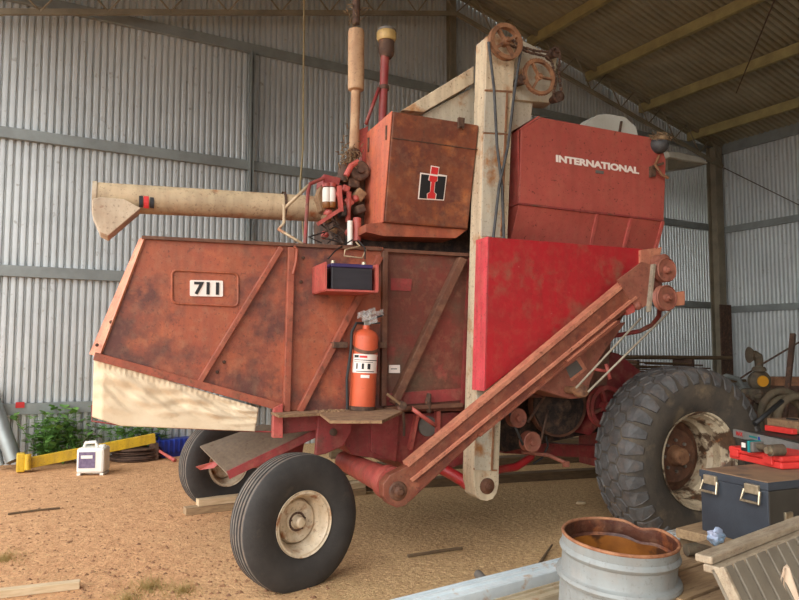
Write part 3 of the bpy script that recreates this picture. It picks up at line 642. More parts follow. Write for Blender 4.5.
# beacon with nest
lp = part(MB().ball(hp(659,145,-.22), .092, (1,1,.95)), 'work_lamp', M['belt'], label='round lamp topped with an old nest')
mb = MB(); c0 = hp(660,138,-.24)
for k in range(300):
    a = c0+Vector((random.gauss(0,.042),random.gauss(0,.035),random.gauss(0,.02))); mb.tube([a, a+Vector((random.uniform(-.035,.035),random.uniform(-.03,.03),random.uniform(-.03,.02)))], .0035, 4)
mb.ball(c0+Vector((0,0,-.01)), .078, (1,1,.5)); o = part(mb, 'straw_nest', M['nest'], lp); o['kind'] = 'stuff'
part(MB().tube([hp(659,156,-.22), hp(655,165,-.25), hp(662,175,-.26), hp(668,178,-.26)], .014, 8), 'lamp_stem', M['castrust'], lp)
part(MB().pr([(651,166),(656,165),(656,176),(651,177)], vT-.03, vT), 'lamp_bracket', M['rustdk'], lp)
part(MB().bar((652,167), (664,163), 2.5, vT-.05, vT-.01), 'lamp_arm', M['rustdk'], lp)
# --- inclined return elevator
vC = -.66; vCb = -.57
cv = part(MB().pr([(410,465),(646,269),(656,268),(655,300),(640,300),(532,392),(480,436),(413,499),(405,506),(397,508),(388,504),(383,496),(383,484),(390,475)], vC, vCb), 'return_elevator', M['conv'], bevel=.008, label='long sloping rusty red elevator casing')
part(MB().pr([(408,463),(645,265),(646,269),(409,467)], vC-.012, vCb), 'top_flange', M['convflange'], cv)  # top face of the casing, given a lit tone by its colour
part(MB().bar((412,481), (637,297), 2.6, vC-.03, vC), 'side_ridge', M['convflange'], cv)
part(MB().bar((480,436), (620,321), 2.2, vC-.03, vC), 'lower_flange', M['conv'], cv)
part(MB().bar((568,362), (618,322), 4, vC-.02, vCb), 'ledge_plate', M['convflange'], cv)
part(MB().pr([(618,280),(642,262),(656,266),(653,302),(638,310),(628,296)], vC-.02, vC), 'head_plate', M['pulley'], cv)
cb = part(MB().lathe(hp(398,491,vC), (0,-1,0), [(.0,0),(.07,0),(.06,.01),(.04,.012),(.04,.03),(.02,.04),(.018,.06),(0,.06)], 20), 'foot_bearing', M['hubrust'], cv)
a = [hp(376,478,vC+.005), hp(400,459,vC+.005), hp(409,466,vC+.005), hp(390,475,vC+.005), hp(383,484,vC+.005), hp(383,496,vC+.005), hp(388,504,vC+.005)]
# cross auger tube running in under the body
uc = hp(392,488,-.5).x; zc = hp(392,484,-.5).z
ta = Vector((uc, -.5, zc)); ve = vfor(uc, 345)
part(MB().tube([ta, Vector((uc, ve, zc))], [.105,.085], 24), 'cross_auger_tube', M['pink'], label='pink red tube running under the body')
part(MB().tube([Vector((uc,-.52,zc)), Vector((uc,-.40,zc))], .125, 24), 'tube_flange', M['pink'])
# head pulleys
for x, y, r, vv in ((666,270,.105,-.72), (666,298,.11,-.76)):
    c = hp(x,y,vv)
    part(MB().lathe(c, (0,-1,0), [(0,-.05),(r*.9,-.05),(r,-.04),(r*.86,-.015),(r,.012),(r*.93,.018),(r*.9,.008),(r*.35,.004),(r*.3,.03),(r*.16,.035),(r*.14,.06),(0,.06)], 30), 'belt_pulley', M['pulley'])
for x, y, r, vv in ((663,262,.07,-.58),(655,283,.06,-.6),(637,306,.035,-.66)):
    part(MB().lathe(hp(x,y,vv), (0,-1,0), [(0,-.08),(r,-.08),(r,.02),(r*.5,.03),(0,.04)], 20), 'bearing_housing', M['pulley'])
part(MB().pr([(676,292),(685,291),(685,305),(676,306)], -.74, -.62), 'tension_block', M['convflange'], bevel=.004)
part(MB().bar((655,264), (650,312), 2, -.72, -.68), 'belt_strip', M['beltlt'])
part(MB().pr([(624,307),(634,303),(635,312),(628,315)], -.66, -.55), 'spring_seat', M['pink'])
belt([hp(641,318,-.74), hp(576,388,-.7)], .009, 'long_belt', M['beltlt'])
belt([hp(671,310,-.76), hp(588,392,-.7)], .009, 'long_belt', M['beltlt'])
part(MB().tube([hp(660,308,-.6), hp(659,316,-.5), hp(652,325,-.4), hp(640,331,-.3), hp(614,336,-.1)], .02, 10), 'support_arm', M['redlow'])
# --- hopper beneath
hpx = [(556,372),(612,326),(626,322),(600,358),(587,392),(583,398),(570,399),(540,390)]
part(MB().pr(hpx, -.45, -.05), 'return_hopper', M['pulley'], bevel=.006)
part(MB().pr([(566,368),(577,360),(583,369),(571,379)], -.456, -.45), 'grey_sticker', M['grey'])
part(MB().pr([(576,359),(580,357),(587,369),(572,381),(570,379),(583,369)], -.458, -.45), 'sticker_frame', M['convflange'])
part(MB().lathe(hp(582,391,-.66), (0,-1,0), [(0,-.2),(.03,-.2),(.03,-.05),(.052,-.05),(.055,0),(.045,.03),(.02,.035),(0,.035)], 20), 'idler_pulley', M['castrust'])
part(MB().tube([hp(594,369,-.5), hp(609,372,-.5)], .014, 8), 'jack_arm', M['pink']); part(MB().tube([hp(606,364,-.52), hp(610,379,-.52)], .016, 8), 'jack_arm', M['pink'])
# --- front lower drive area
part(MB().pr([(500,385),(610,385),(606,430),(560,440),(505,452),(500,440)], .35, 1.3), 'front_under_body', M['dark'], label='shadowy under body')  # near-black colour stands in for the shade under the body
for x, y, r in ((518,418,.085), (532,442,.09)):
    part(MB().lathe(hp(x,y,-.1), (0,-1,0), [(0,-.07),(r,-.07),(r*.9,-.03),(r,.01),(r*.9,.016),(r*.35,.006),(r*.32,.03),(0,.035)], 26), 'drive_pulley', M['pulley'])
part(MB().lathe(hp(560,405,.05), (0,-1,0), [(0,-.05),(.26,-.05),(.27,-.01),(.2,.02),(.1,.05),(.05,.1),(0,.1)], 36), 'variator_pulley', M['dark'])
part(MB().lathe(hp(558,404,.12), (0,-1,0), [(.27,-.04),(.30,-.04),(.30,.03),(.27,.03)], 36, True), 'pulley_belt', M['strutdark'])
wheelpart('cast_flywheel', M['redlow'], hp(606,407,.0), .2, .06, 4, .05, rimw=.2, ph=.3)
belt([hp(509,412,-.1), hp(523,445,-.1)], .012); belt([hp(528,422,-.1), hp(541,402,-.05), hp(552,385,-.0)], .012, 'belt', M['rustdk']); belt([hp(541,440,-.1), hp(548,410,-.05)], .012, 'belt', M['rustdk'])
part(MB().pr([(612,352),(619,354),(642,373),(612,405),(604,420),(590,435),(596,400)], .05, .9), 'feeder_house', M['feeder'], label='plain dark red feeder housing')
part(MB().tube([hp(522,452,.1), hp(548,455,.05), hp(566,463,-.05)], .018, 8), 'draft_rod', M['pulley']); part(MB().box(hp(566,464,-.05), (.05,.04,.05)), 'rod_end', M['pulley'])
part(MB().tube([hp(437,466,.15), hp(462,480,-.0), hp(470,487,-.05)], .05, 12), 'drive_tube', M['bright'])
part(MB().tube([hp(497,470,.1), hp(516,467,.15), hp(530,458,.2), hp(534,450,.2)], .035, 12), 'curved_guard', M['bright'])
part(MB().beam(hp(500,446,.6), hp(655,455,.6), .12, .12), 'chassis_beam', M['redlow'])
part(MB().tube([hp(546,436,.1), hp(548,446,.1), hp(542,458,.1), hp(533,464,.15)], .01, 8), 'hose', M['black'])
# --- drive wheel
RD = .80; zD = .64; uD = hp(701,455,-.64).x; vD = -.41; wD = .50
def squash(bm, zc_, low=.0, bul=.35):
    for v in bm.verts:
        h = v.co.z+zc_
        if h < low+.10:
            k = max(0, low+.10-h); 
            v.co.y *= 1+bul*k
            v.co.z = low - zc_ + max(0.0, .10*math.exp(-k*14)) if h < low+.10 else v.co.z
    return bm
mb = MB()
prof = [(.40,-.19),(.46,-.235),(.56,-.265),(.66,-.262),(.745,-.235),(.785,-.19),(.80,-.1),(.805,0),(.80,.1),(.785,.19),(.745,.235),(.66,.262),(.56,.265),(.46,.235),(.40,.19)]
mb.lathe((0,0,0), (0,1,0), prof, 96); squash(mb.bm, zD)
dt = part(mb, 'drive_tyre', M['drivetyre'], loc=(uD, vD, zD), label='large half deflated front tyre with blocky tread')
def rad(y):
    y = abs(y)
    for (r0,a0),(r1,a1) in zip([(.805,0),(.80,.1),(.785,.19),(.745,.235),(.66,.262)], [(.80,.1),(.785,.19),(.745,.235),(.66,.262),(.56,.27)]):
        if a0 <= y <= a1: return r0+(r1-r0)*(y-a0)/(a1-a0)
    return .56
mb = MB(); nc = 34
def tpt(th, y, h):
    r = rad(y)+h; return Vector((r*math.cos(th), y, r*math.sin(th)))
for row, yc in enumerate((-.165,-.055,.055,.165)):
    for k in range(nc):
        th0 = 2*PI*(k+.5*(row % 2))/nc; a = []; b = []
        for j in range(6):
            q = PI/3*j+PI/6+random.uniform(-.05,.05); dx = math.cos(q)*.080; dy = math.sin(q)*.066
            a.append(tpt(th0+dx/.8, yc+dy, -.005)); b.append(tpt(th0+dx*.86/.8, yc+dy*.86, .013))
        mb.prism(b, a)
for sgn in (-1, 1):
    for k in range(nc):
        th0 = 2*PI*(k+(.5 if sgn > 0 else 0))/nc; hw = .073
        def sp(t, r, y): return Vector((r*math.cos(t), sgn*y, r*math.sin(t)))
        o1 = [sp(th0-hw,.797,.205), sp(th0-hw*.4,.803,.192), sp(th0+hw*.4,.803,.192), sp(th0+hw,.797,.205), sp(th0+hw*.9,.745,.248), sp(th0+hw*.55,.675,.272), sp(th0-hw*.55,.675,.272), sp(th0-hw*.9,.745,.248)]
        mb.prism(o1, [Vector((p.x*.96, p.y*.93, p.z*.96)) for p in o1])
squash(mb.bm, zD, .0)
part(mb, 'tread', M['lug'], dt)
mb = MB(); mb.lathe((0,0,0), (0,1,0), [(.41,-.225),(.425,-.235),(.415,-.205),(.39,-.195),(.375,-.13),(.36,-.11),(.36,-.02),(.33,.02),(.33,.14),(.36,.2),(.4,.21),(.40,.195),(.34,.13),(.345,.03),(.37,-.01),(.37,-.1),(.385,-.12),(.4,-.19)], 64, True)
part(mb, 'rim', M['rimbig'], dt, label='dished cream rim stained with rust')
part(MB().lathe((0,0,0), (0,1,0), [(.335,.14),(.30,.135),(.24,.08),(.0,.07),(0,.10),(.24,.11),(.30,.16),(.335,.16)], 48), 'wheel_disc', M['hubrust'], dt)
part(MB().lathe((0,0,0), (0,-1,0), [(.10,-.08),(.085,-.05),(.080,.01),(.07,.025),(0,.03)], 32), 'hub', M['castrust'], dt)
for k in range(8): a = 2*PI*k/8; part(MB().lathe((.14*math.cos(a), .07, .14*math.sin(a)), (0,-1,0), [(.015,0),(.015,.02),(0,.02)], 6), 'wheel_nut', M['steel'], dt)
part(MB().tube([(uD,vD+.06,zD),(uD,.7,zD)], .09, 16), 'drive_axle', M['redlow'])
part(MB().box((uD-.02, .55, zD+.12), (.34,.6,.7)), 'final_drive', M['redlow'], bevel=.02)
# --- steering wheels
def steer(cx, cy, vv, rot, zc_=.43):
    c = hp(cx, cy, vv); mb = MB()
    prof = [(.21,-.085),(.25,-.105),(.33,-.125),(.40,-.118),(.44,-.10),(.455,-.087)]
    pr2 = []
    n_r = 5; ys = [-.085+.17*i/(n_r*4) for i in range(n_r*4+1)]
    for i, y in enumerate(ys):
        g = (i % 4 == 0) and 0 < i < n_r*4
        pr2.append((.462-1.2*y*y-(.018 if g else 0), y))
        if not g and i % 4 in (1,3): pass
    full = prof+pr2+[(r,-y) for r, y in prof[::-1]]
    mb.lathe((0,0,0), (0,1,0), full, 72)
    for v in mb.bm.verts:
        if v.co.z < -zc_+.0: v.co.y *= 1+1.2*(-zc_-v.co.z); v.co.z = -zc_
    mb.bm.faces.ensure_lookup_table()
    for f in mb.bm.faces:
        cc = f.calc_center_median()
        if abs(cc.y) < .088 and math.hypot(cc.x, cc.z) > .455: f.material_index = 1
    t = part(mb, 'steering_tyre', [M['tyre'], M['tread']], loc=(c.x, vv, zc_), rot=(0,0,rot))
    part(MB().lathe((0,0,0), (0,1,0), [(.212,-.10),(.222,-.108),(.222,-.098),(.205,-.088),(.19,-.07),(.185,-.03),(.17,.0),(.17,.05),(.2,.09),(.22,.1),(.205,.1),(.16,.06),(.155,.0),(.175,-.04),(.18,-.075),(.2,-.1)], 56, True), 'rim', M['rim'], t)
    part(MB().lathe((0,0,0), (0,1,0), [(.17,.05),(.155,.035),(.145,.0),(.137,-.012),(.12,-.012),(.075,.004),(.07,-.012),(.04,-.016),(0,-.016),(0,.02),(.1,.02),(.17,.06)], 48), 'wheel_disc', M['rim'], t)
    part(MB().lathe((0,0,0), (0,-1,0), [(.045,.0),(.04,.03),(.036,.06),(.026,.07),(0,.072)], 24), 'hub_cap', M['rim'], t)
    part(MB().lathe((0,0,0), (0,-1,0), [(.043,.014),(.066,.016),(.066,.010),(.043,.010)], 24, True), 'grease_ring', M['rustdk'], t)
    for k in range(5): a = 2*PI*k/5+.3; part(MB().lathe((.058*math.cos(a), -.014, .058*math.sin(a)), (0,-1,0), [(.008,0),(.008,.014),(0,.014)], 6), 'wheel_nut', M['rustdk'], t)
    return t, c
t1, c1 = steer(296, 522, -.56, math.radians(20), .43)
t2, c2 = steer(224, 466, 2.1, math.radians(20))
ua = c1.x
part(MB().tube([(ua+.02,-.5,.45),(ua+.12,-.35,.5),(ua+.2,.7,.62),(c2.x-.1,1.8,.5),(c2.x-.02,2.0,.45)], .05, 12), 'steering_axle', M['redlow'])
part(MB().beam(Vector((ua+.2,.7,.62)), Vector((ua+.3,.7,1.15)), .3, .2), 'axle_pedestal', M['redlow'])
# ================================================================== THINGS ON THE HARVESTER
def onH(name, loc, label, cat, group=None):
    o = empty(name, h2w(loc), HR); return tag(o, label, cat, group)
# battery
b0 = Vector(((utr+u1)/2+.01, vf/2-.01, ztr+.0075)); B = onH('battery', b0, 'black battery with purple lid standing in the red side tray', 'battery')
bw = (u1-utr)*.80; bh = ztt-ztr-.01; bd = abs(vf)*.86
MB().box((0,0,bh*.43), (bw,bd,bh*.86)).build('battery_case', M['battery'], B, .008)
MB().box((0,0,bh*.93), (bw*1.02,bd*1.02,bh*.14)).build('battery_lid', M['purple'], B, .006)
for s in (-1,1): MB().lathe((s*bw*.38, -bd*.2, bh), (0,0,1), [(.02,0),(.016,.03),(0,.03)], 10).build('terminal', M['chrome'], B)
# extinguisher
e0 = hp(362,412,-.12); e0.z = zl; E = onH('fire_extinguisher', e0, 'orange red fire extinguisher strapped upright on the harvester step ledge', 'fire extinguisher')
top = hp(366,329,-.12); hgt = top.z-zl-.0; tilt = Vector((top.x-e0.x, 0, hgt)); axx = tilt.normalized(); r = .102
body = MB().lathe((0,0,0), axx, [(0,.0),(r*.95,.0),(r,.02),(r,.60*hgt/.66),(r*.98,.60*hgt/.66+.0),(r*.85,hgt*.955),(r*.5,hgt*.99),(.03,hgt),(.028,hgt+.03),(0,hgt+.03)], 36).build('cylinder', M['ext'], E)
MB().lathe((0,0,0), axx, [(r+.004,.0),(r+.008,.03),(r+.0,.032)], 36).build('base_ring', M['rustdk'], E)
def along(t): return axx*(t)
mb = MB(); n = 20; g = []
zA = (412-374)/83*hgt; zB = (412-355)/83*hgt
xx = Vector((1,0,0)); xx = (xx-axx*xx.dot(axx)).normalized(); yy = axx.cross(xx)
def cylpatch(z0, z1, a0, a1, rr):
    mb = MB(); g = []
    for i in range(n+1):
        a = math.radians(a0+(a1-a0)*i/n); d = xx*math.cos(a)+yy*math.sin(a)
        g.append((mb.bm.verts.new(along(z0)+d*rr), mb.bm.verts.new(along(z1)+d*rr)))
    for p, q in zip(g, g[1:]): mb.bm.faces.new((p[0], q[0], q[1], p[1])).smooth = True
    return mb
lb = cylpatch(zA, zB, 190, 350, r+.002).build('label', M['letter'], E); lb['label'] = 'white instruction label'
for a0, a1, z0, z1, mm in ((203,225,.80,.94,'ink'),(228,262,.80,.92,'inkred'),(204,320,.66,.70,'ink'),(215,222,.2,.5,'ink'),(240,250,.2,.5,'ink'),(265,278,.2,.5,'ink'),(215,300,.06,.10,'ink'),(322,330,.1,.9,'inkred'),(204,290,.56,.59,'grey')):
    cylpatch(zA+(zB-zA)*z0, zA+(zB-zA)*z1, a0, a1, r+.0035).build('label_print', M[mm], lb)
cylpatch((412-379)/83*hgt, (412-376)/83*hgt, 238, 276, r+.003).build('sticker', M['letter'], E)
MB().box(along(hgt+.045)+Vector((0,0,0)), (.05,.04,.05)).build('valve', M['steel'], E, .006)
mb = MB(); q = along(hgt+.06); mb.beam(q+Vector((-.02,0,0)), q+Vector((.13,-.01,.05)), .03, .012); mb.beam(q+Vector((-.02,0,-.02)), q+Vector((.11,-.01,-.01)), .03, .012); mb.build('handle', M['black'], E)
mb = MB(); q = along(hgt+.045); mb.tube([q+Vector((-.02,0,0)), q+Vector((-.09,-.02,.0)), q+Vector((-.13,-.03,-.07)), q+Vector((-.135,-.03,-.2)), Vector((-.135,-.03,.25)), Vector((-.13,-.03,.01))], .012, 10); mb.build('hose', M['black'], E)
w_ = MB(); rnd = random.Random(4)
for k in range(9):
    q = along(hgt+.03)+Vector((rnd.uniform(-.09,.1), rnd.uniform(-.05,.03), rnd.uniform(-.01,.08))); w_.prism([q, q+Vector((.07,rnd.uniform(-.02,.02),.02)), q+Vector((.06,rnd.uniform(-.02,.02),.07)), q+Vector((.0,0,.05))], [p+Vector((0,.003,0)) for p in (q, q+Vector((.07,0,.02)), q+Vector((.06,0,.07)), q+Vector((.0,0,.05)))])
fm = M['film']; w_.build('plastic_film', fm, E)
# strap and brackets belong to the harvester
zs = hp(364,350,-.12).z; es = e0+axx*((zs-zl)/axx.z)
mb = MB(); pts = []
for k in range(25):
    a = PI*1.0+PI*k/24; pts.append(es+Vector((math.cos(a)*(r+.007), math.sin(a)*(r+.007), .03-.05*abs(math.sin(a)))))
mb2 = MB(); g = []
for p in pts: g.append((mb2.bm.verts.new(p+Vector((0,0,.014))), mb2.bm.verts.new(p-Vector((0,0,.014)))))
for p, q in zip(g, g[1:]): mb2.bm.faces.new((p[0],p[1],q[1],q[0]))
o = part(mb2, 'strap', M['strutdark']); o.modifiers.new('t', 'SOLIDIFY').thickness = .004
part(MB().pr([(334,342),(348,342),(348,348),(334,348)], -.1, .0), 'strap_bracket', M['rustdk'], bevel=.003)
part(MB().pr([(378,342),(387,342),(387,348),(378,348)], -.1, -.04), 'strap_bracket', M['rustdk'], bevel=.003)
part(MB().pr([(389,365),(400,365),(400,373),(389,373)], .022, .028), 'data_label', M['letter'], label='small white data label')
part(MB().pr([(391,368.5),(397,368.5),(397,369.3),(391,369.3)], .019, .024), 'label_print', M['ink'])
# ================================================================== BACKGROUND LEFT
def thing(mb, name, m, label, cat, group=None, bevel=0, kind=None, **k): return tag(mb.build(name, m, None, bevel, **k), label, cat, group, kind)
p0 = gp(14,470); thing(MB().tube([p0+Vector((0,0,.12)), wp(-12,388,YW-.05)], .10, 20), 'steel_pipe', M['girt'], 'thick galvanised pipe leaning on the back wall at its left end', 'pipe')
p0 = gp(1,470); thing(MB().tube([p0+Vector((0,0,.06)), wp(-22,385,YW-.1)], .045, 16), 'steel_pipe', M['girt'], 'thin galvanised pipe leaning left of the thick pipe', 'pipe')
p = wp(20,405,YW-.02); thing(MB().box(p, (.11,.01,.08)), 'red_tag', M['inkred'], 'small red tag stuck above the lowest girt', 'tag')
# yellow beam
a = gp(22,472); a.z = .10; b = wp(155,438,YW-.45)
Y = tag(empty('yellow_beam', a), 'yellow painted steel lifting beam lying along the back wall', 'beam')
d = b-a
MB().beam(Vector((0,0,0)), d, .06, .14).build('beam_bar', M['yellow'], Y, .004)
MB().box((-.02,-.02,.03), (.10,.16,.24)).build('end_bracket', M['yellow'], Y, .015)
MB().tube([Vector((.06,-.1,-.06)), Vector((.06,-.1,.14))], .04, 12).build('end_pin', M['yellow'], Y)
MB().box(d*.99+Vector((0,0,-(b.z)/2-.03)), (.12,.12,b.z-.08)).build('foot_block', M['rustdk'], Y)
# jerry can
p = gp(93,474); K = tag(empty('jerry_can', p, math.radians(-22)), 'white plastic jerry can with purple label on the dirt', 'jerry can')
MB().box((0,0,.19), (.34,.28,.32)).build('can_body', M['white'], K, .03)
mb = MB(); mb.box((0,0,.015), (.34,.05,.03)); mb.box((-.14,0,.015), (.05,.26,.03)); mb.box((.14,0,.015), (.05,.26,.03)); mb.build('foot', M['white'], K, .008)
MB().tube([(-.12,0,.34),(-.10,0,.40),(.02,0,.41),(.05,0,.35)], .022, 10).build('handle', M['white'], K)
MB().lathe((.11,0,.34), (0,0,1), [(.04,0),(.04,.035),(0,.04)], 16).build('cap', M['white'], K)
lb = MB().box((-.04,-.143,.2), (.2,.006,.2)).build('label', M['label'], K); MB().box((-.04,-.147,.24), (.14,.004,.04)).build('label_stripe', M['white'], lb)
# discs
p = gp(137,460)
for k in range(6):
    c = p+Vector((random.uniform(-.04,.04), random.uniform(-.03,.03)+.1, .02+k*.03))
    o = thing(MB().lathe((0,0,0), (0,0,1), [(.03,.01),(.34,.01),(.36,.0),(.36,-.012),(.03,-.005)], 36, True), 'plough_disc', M['rustdk'], 'one of the rusty plough discs piled flat by the back wall', 'plough disc', 'rusty discs piled by the back wall', loc=c, rot=(random.uniform(-.02,.02), random.uniform(-.02,.02), 0))
# blue crate & tool
p = gp(160,457); 
Bc = tag(empty('blue_carry_case', p, math.radians(15)), 'blue ribbed plastic carry case beside the plough discs', 'carry case')
MB().box((.18,.0,.16), (.66,.26,.2)).build('case_body', M['blue'], Bc, .03); mb = MB()
mb.tube([(-.15,.02,.14),(-.18,.02,.24),(-.12,.02,.33),(-.02,.02,.33),(.0,.02,.22)], .028, 10); mb.build('handle', M['blue'], Bc)
mb = MB()
for k in range(7): mb.box((-.08+k*.08,-.135,.16), (.02,.03,.2))
mb.build('ribs', M['blue'], Bc)
MB().box((.18,.0,.035), (.6,.22,.07)).build('base', M['blue'], Bc)
a = gp(175,462); thing(MB().tube([a+Vector((0,0,.02)), a+Vector((-.12,.22,.10)), a+Vector((-.22,.40,.17))], [.03,.02,.018], 10), 'bolt_cutter', M['pink'], 'red handled tool leaning on the blue carry case', 'hand tool')
a = gp(128,444); thing(MB().prism([Vector((-.3,0,.0)),Vector((.3,.0,.0)),Vector((.33,.1,.42)),Vector((-.2,.1,.30))], [Vector((-.3,.3,.0)),Vector((.3,.3,.0)),Vector((.33,.3,.40)),Vector((-.2,.3,.28))]), 'rust_plate', M['rustdk'], 'bent rusty plate lying behind the plough discs', 'metal plate', loc=a-Vector((0,.35,0)))
# weeds
def weed(loc, h, n, name, label, group=None):
    mb = MB(); mb2 = MB()
    for k in range(n):
        a = random.uniform(0,2*PI); hh = h*random.uniform(.5,1.0); rr = h*random.uniform(.1,.6); pts = []
        for j in range(5):
            t = j/4; pts.append(Vector((math.cos(a)*rr*t, math.sin(a)*rr*t*.5, hh*t*(1.25-.25*t))))
        mb2.tube(pts, [.006,.005,.004,.003,.002], 5)
        for j in range(1,5):
            for s in range(3):
                q = pts[j]; b_ = random.uniform(0,2*PI); L = random.uniform(.08,.19); d = Vector((math.cos(b_), math.sin(b_)*.8, random.uniform(-.2,.5))).normalized(); sd2 = d.cross(Vector((0,0,1))).normalized()*L*.3
                mb.poly([q, q+d*L*.5+sd2+Vector((0,0,.01)), q+d*L, q+d*L*.5-sd2+Vector((0,0,.01))])
    o = mb2.build(name, M['leaf'], None, loc=loc); o2 = mb.build('leaves', M['leaf'], o); tag(o, label, 'weed', group); return o
for px, py, h, n, l in ((42,462,.8,26,'broad leafy green weed beside the leaning pipes'), (60,458,.6,16,'leafy weed just left of the jerry can'), (74,455,.8,10,'thin green weed behind the jerry can'), (112,452,.8,10,'tall sparse weed right of the jerry can'), (124,451,.6,10,'short weed below the canvas curtain near the discs'), (140,449,.55,8,'green weed behind the plough discs')):
    q = gp(px, py); q.y = min(q.y+.35, YW-.18); weed(Vector((q.x,q.y,0)), h, n, 'weed', l)
# ================================================================== GROUND BITS
def plank(a, b, w, h, name, m, label, cat='timber', group=None, z=None):
    a = Vector(a); b = Vector(b); zz = (h/2 if z is None else z)
    o = MB().box((0,0,0), ((b-a).length, w, h)).build(name, m, None, .004); c = (a+b)/2; o.location = (c.x, c.y, zz+.001)
    o.rotation_euler = (0, 0, math.atan2(b.y-a.y, b.x-a.x)); return tag(o, label, cat, group)
a = gp(186,516); b = gp(262,507); d = (b-a).normalized(); nrm = Vector((-d.y, d.x, 0))
plank(a+nrm*.06, b+nrm*.06+d*1.2, .12, .07, 'timber_block', M['timber'], 'lower timber block lying beneath the rear of the harvester')
plank(a+nrm*.06+d*.12, b+nrm*.07+d*1.2, .11, .065, 'timber_block', M['timberpale'], 'upper pale timber block stacked near the rear wheels', z=.07+.034)
a = gp(-6,598); b = gp(80,588); plank(a, b, .07, .05, 'timber_board', M['timberpale'], 'pale board lying at the bottom left of the dirt')
thing(MB().tube([gp(8,514,.012), gp(38,510,.012), gp(60,508,.012)], .011, 6), 'stick', M['timberdk'], 'thin dark stick lying on bare red sand', 'stick')
thing(MB().tube([gp(408,556,.014), gp(440,551,.014), gp(462,548,.014)], .014, 6), 'stick', M['timberdk'], 'dark stick lying between drum and elevator foot', 'stick')
thing(MB().tube([gp(534,572,.012), gp(542,560,.012), gp(552,545,.03)], [.012,.012,.008], 6), 'stick', M['timberdk'], 'short dark stick lying just left of the drum', 'stick')
thing(MB().ball(gp(581,503,.015), .06, (1,.8,.3)), 'stone', M['timberpale'], 'pale flat stone lying beside the big front tyre', 'stone')
a = gp(478,574,.03); b_ = gp(486,582,.03); thing(MB().tube([a, b_], .03, 14), 'pipe_offcut', M['grey'], 'short grey pipe offcut beside the steel channel', 'pipe')
# long timbers behind the harvester
for (x0,y0,x1,y1,w,h,l) in ((330,492,640,474,.16,.10,'long weathered beam on the ground beneath the harvester, nearest the camera'),(340,474,640,458,.2,.12,'long dusty beam beneath the harvester, middle of three'),(330,458,600,447,.2,.16,'long dark beam behind the harvester nearest the back wall')):
    plank(gp(x0,y0), gp(x1,y1), w, h, 'timber_beam', M['timberdk'], l)
# loose straw
def strawfield(name, n, box, label, m, L=(.02,.07), lift=.004):
    mb = MB()
    for k in range(n):
        px = random.uniform(box[0], box[2]); py = box[1]+(box[3]-box[1])*random.random(); p = gp(px, py)
        a = random.uniform(0, PI); l = random.uniform(*L); d = Vector((math.cos(a), math.sin(a), random.uniform(-.05,.12))); s = Vector((-d.y, d.x, 0))*.0016
        q = p+Vector((0,0,lift))
        mb.poly([q-s, q+s, q+d*l+s*.6, q+d*l-s*.6])
    return thing(mb, name, m, label, 'straw', kind='stuff')
M['straw2'] = mat('straw_bits', (214,186,136), (150,112,74), 2, .9)
strawfield('loose_straw', 9000, (330,465,700,610), 'loose chaff and straw scattered under and before the harvester', M['straw2'])
strawfield('loose_straw', 2600, (0,480,360,610), 'sparse straw scattered on the bare red sand at left', M['straw2'], (.02,.06))
def clods(n, box):
    mb = MB()
    for k in range(n):
        p = gp(random.uniform(box[0], box[2]), random.uniform(box[1], box[3])); r_ = random.uniform(.004,.013)*random.choice((1,1,1.6))
        v = [mb.bm.verts.new(p+Vector((math.cos(a)*r_*random.uniform(.7,1.2), math.sin(a)*r_*random.uniform(.7,1.2), 0))) for a in (0,1.3,2.6,3.9,5.2)]; t = mb.bm.verts.new(p+Vector((0,0,r_*.8)))
        for i in range(5): mb.bm.faces.new((v[i], v[(i+1)%5], t))
    return thing(mb, 'soil_clods', M['clod'], 'small earth clods scattered over the red sand', 'clods', kind='stuff')
M['clod'] = mat('soil_clod', (150,108,76), (112,80,58), 6, .95)
clods(1300, (0,480,330,610))
def tuft(loc, n, label, m, h=.1):
    mb = MB()
    for k in range(n):
        a = random.uniform(0,2*PI); r_ = abs(random.gauss(0,.09)); q = Vector((math.cos(a)*r_, math.sin(a)*r_, 0)); d = Vector((random.uniform(-1,1), random.uniform(-1,1), random.uniform(.2,1.2)))*h*random.uniform(.4,1); s = Vector((.002,.001,0))
        mb.poly([q-s, q+s, q+d])
    return thing(mb, 'grass_tuft', m, label, 'grass', loc=loc, kind='stuff')
for px, py, n, l in ((150,588,260,'dry grass tuft right of the pale board'),(182,592,200,'dry grass tuft in front of the rear wheel'),(128,600,160,'dry grass growing at the bottom edge'),(4,560,200,'dry grass at the left edge of the sand')):
    tuft(gp(px,py), n, l, M['grass'], .09)
# ================================================================== FOREGROUND RIGHT
# steel channels
ZP = .50
cA = gp(405,606,.2); 
def channel(p, q, z, w, h, m, label):
    a = gp(*p, z); b = gp(*q, z); c = (a+b)/2; L = (b-a).length; mb = MB(); t = .01
    mb.box((0,0,0), (L,w,t)); mb.box((0,-w*.12,.012), (L,w*.1,.018)); mb.box((0,w*.3,.010), (L,w*.08,.014)); mb.box((0,-w/2,-h/2), (L,t,h)); mb.box((0,w/2,-h/2), (L,t,h))
    mb.box((0,-w/2+.015,-h), (L,.03,t))
    o = mb.build('steel_channel', m, None, .002); o.location = c; o.rotation_euler = (0,0,math.atan2(b.y-a.y, b.x-a.x)); return tag(o, label, 'steel channel')
channel((395,606),(712,525), .24, .16, .11, M['channel'], 'long pale blue grey steel channel running behind the drum')
channel((440,622),(705,545), .22, .13, .12, M['channelrust'], 'rust stained steel channel nearer the drum')
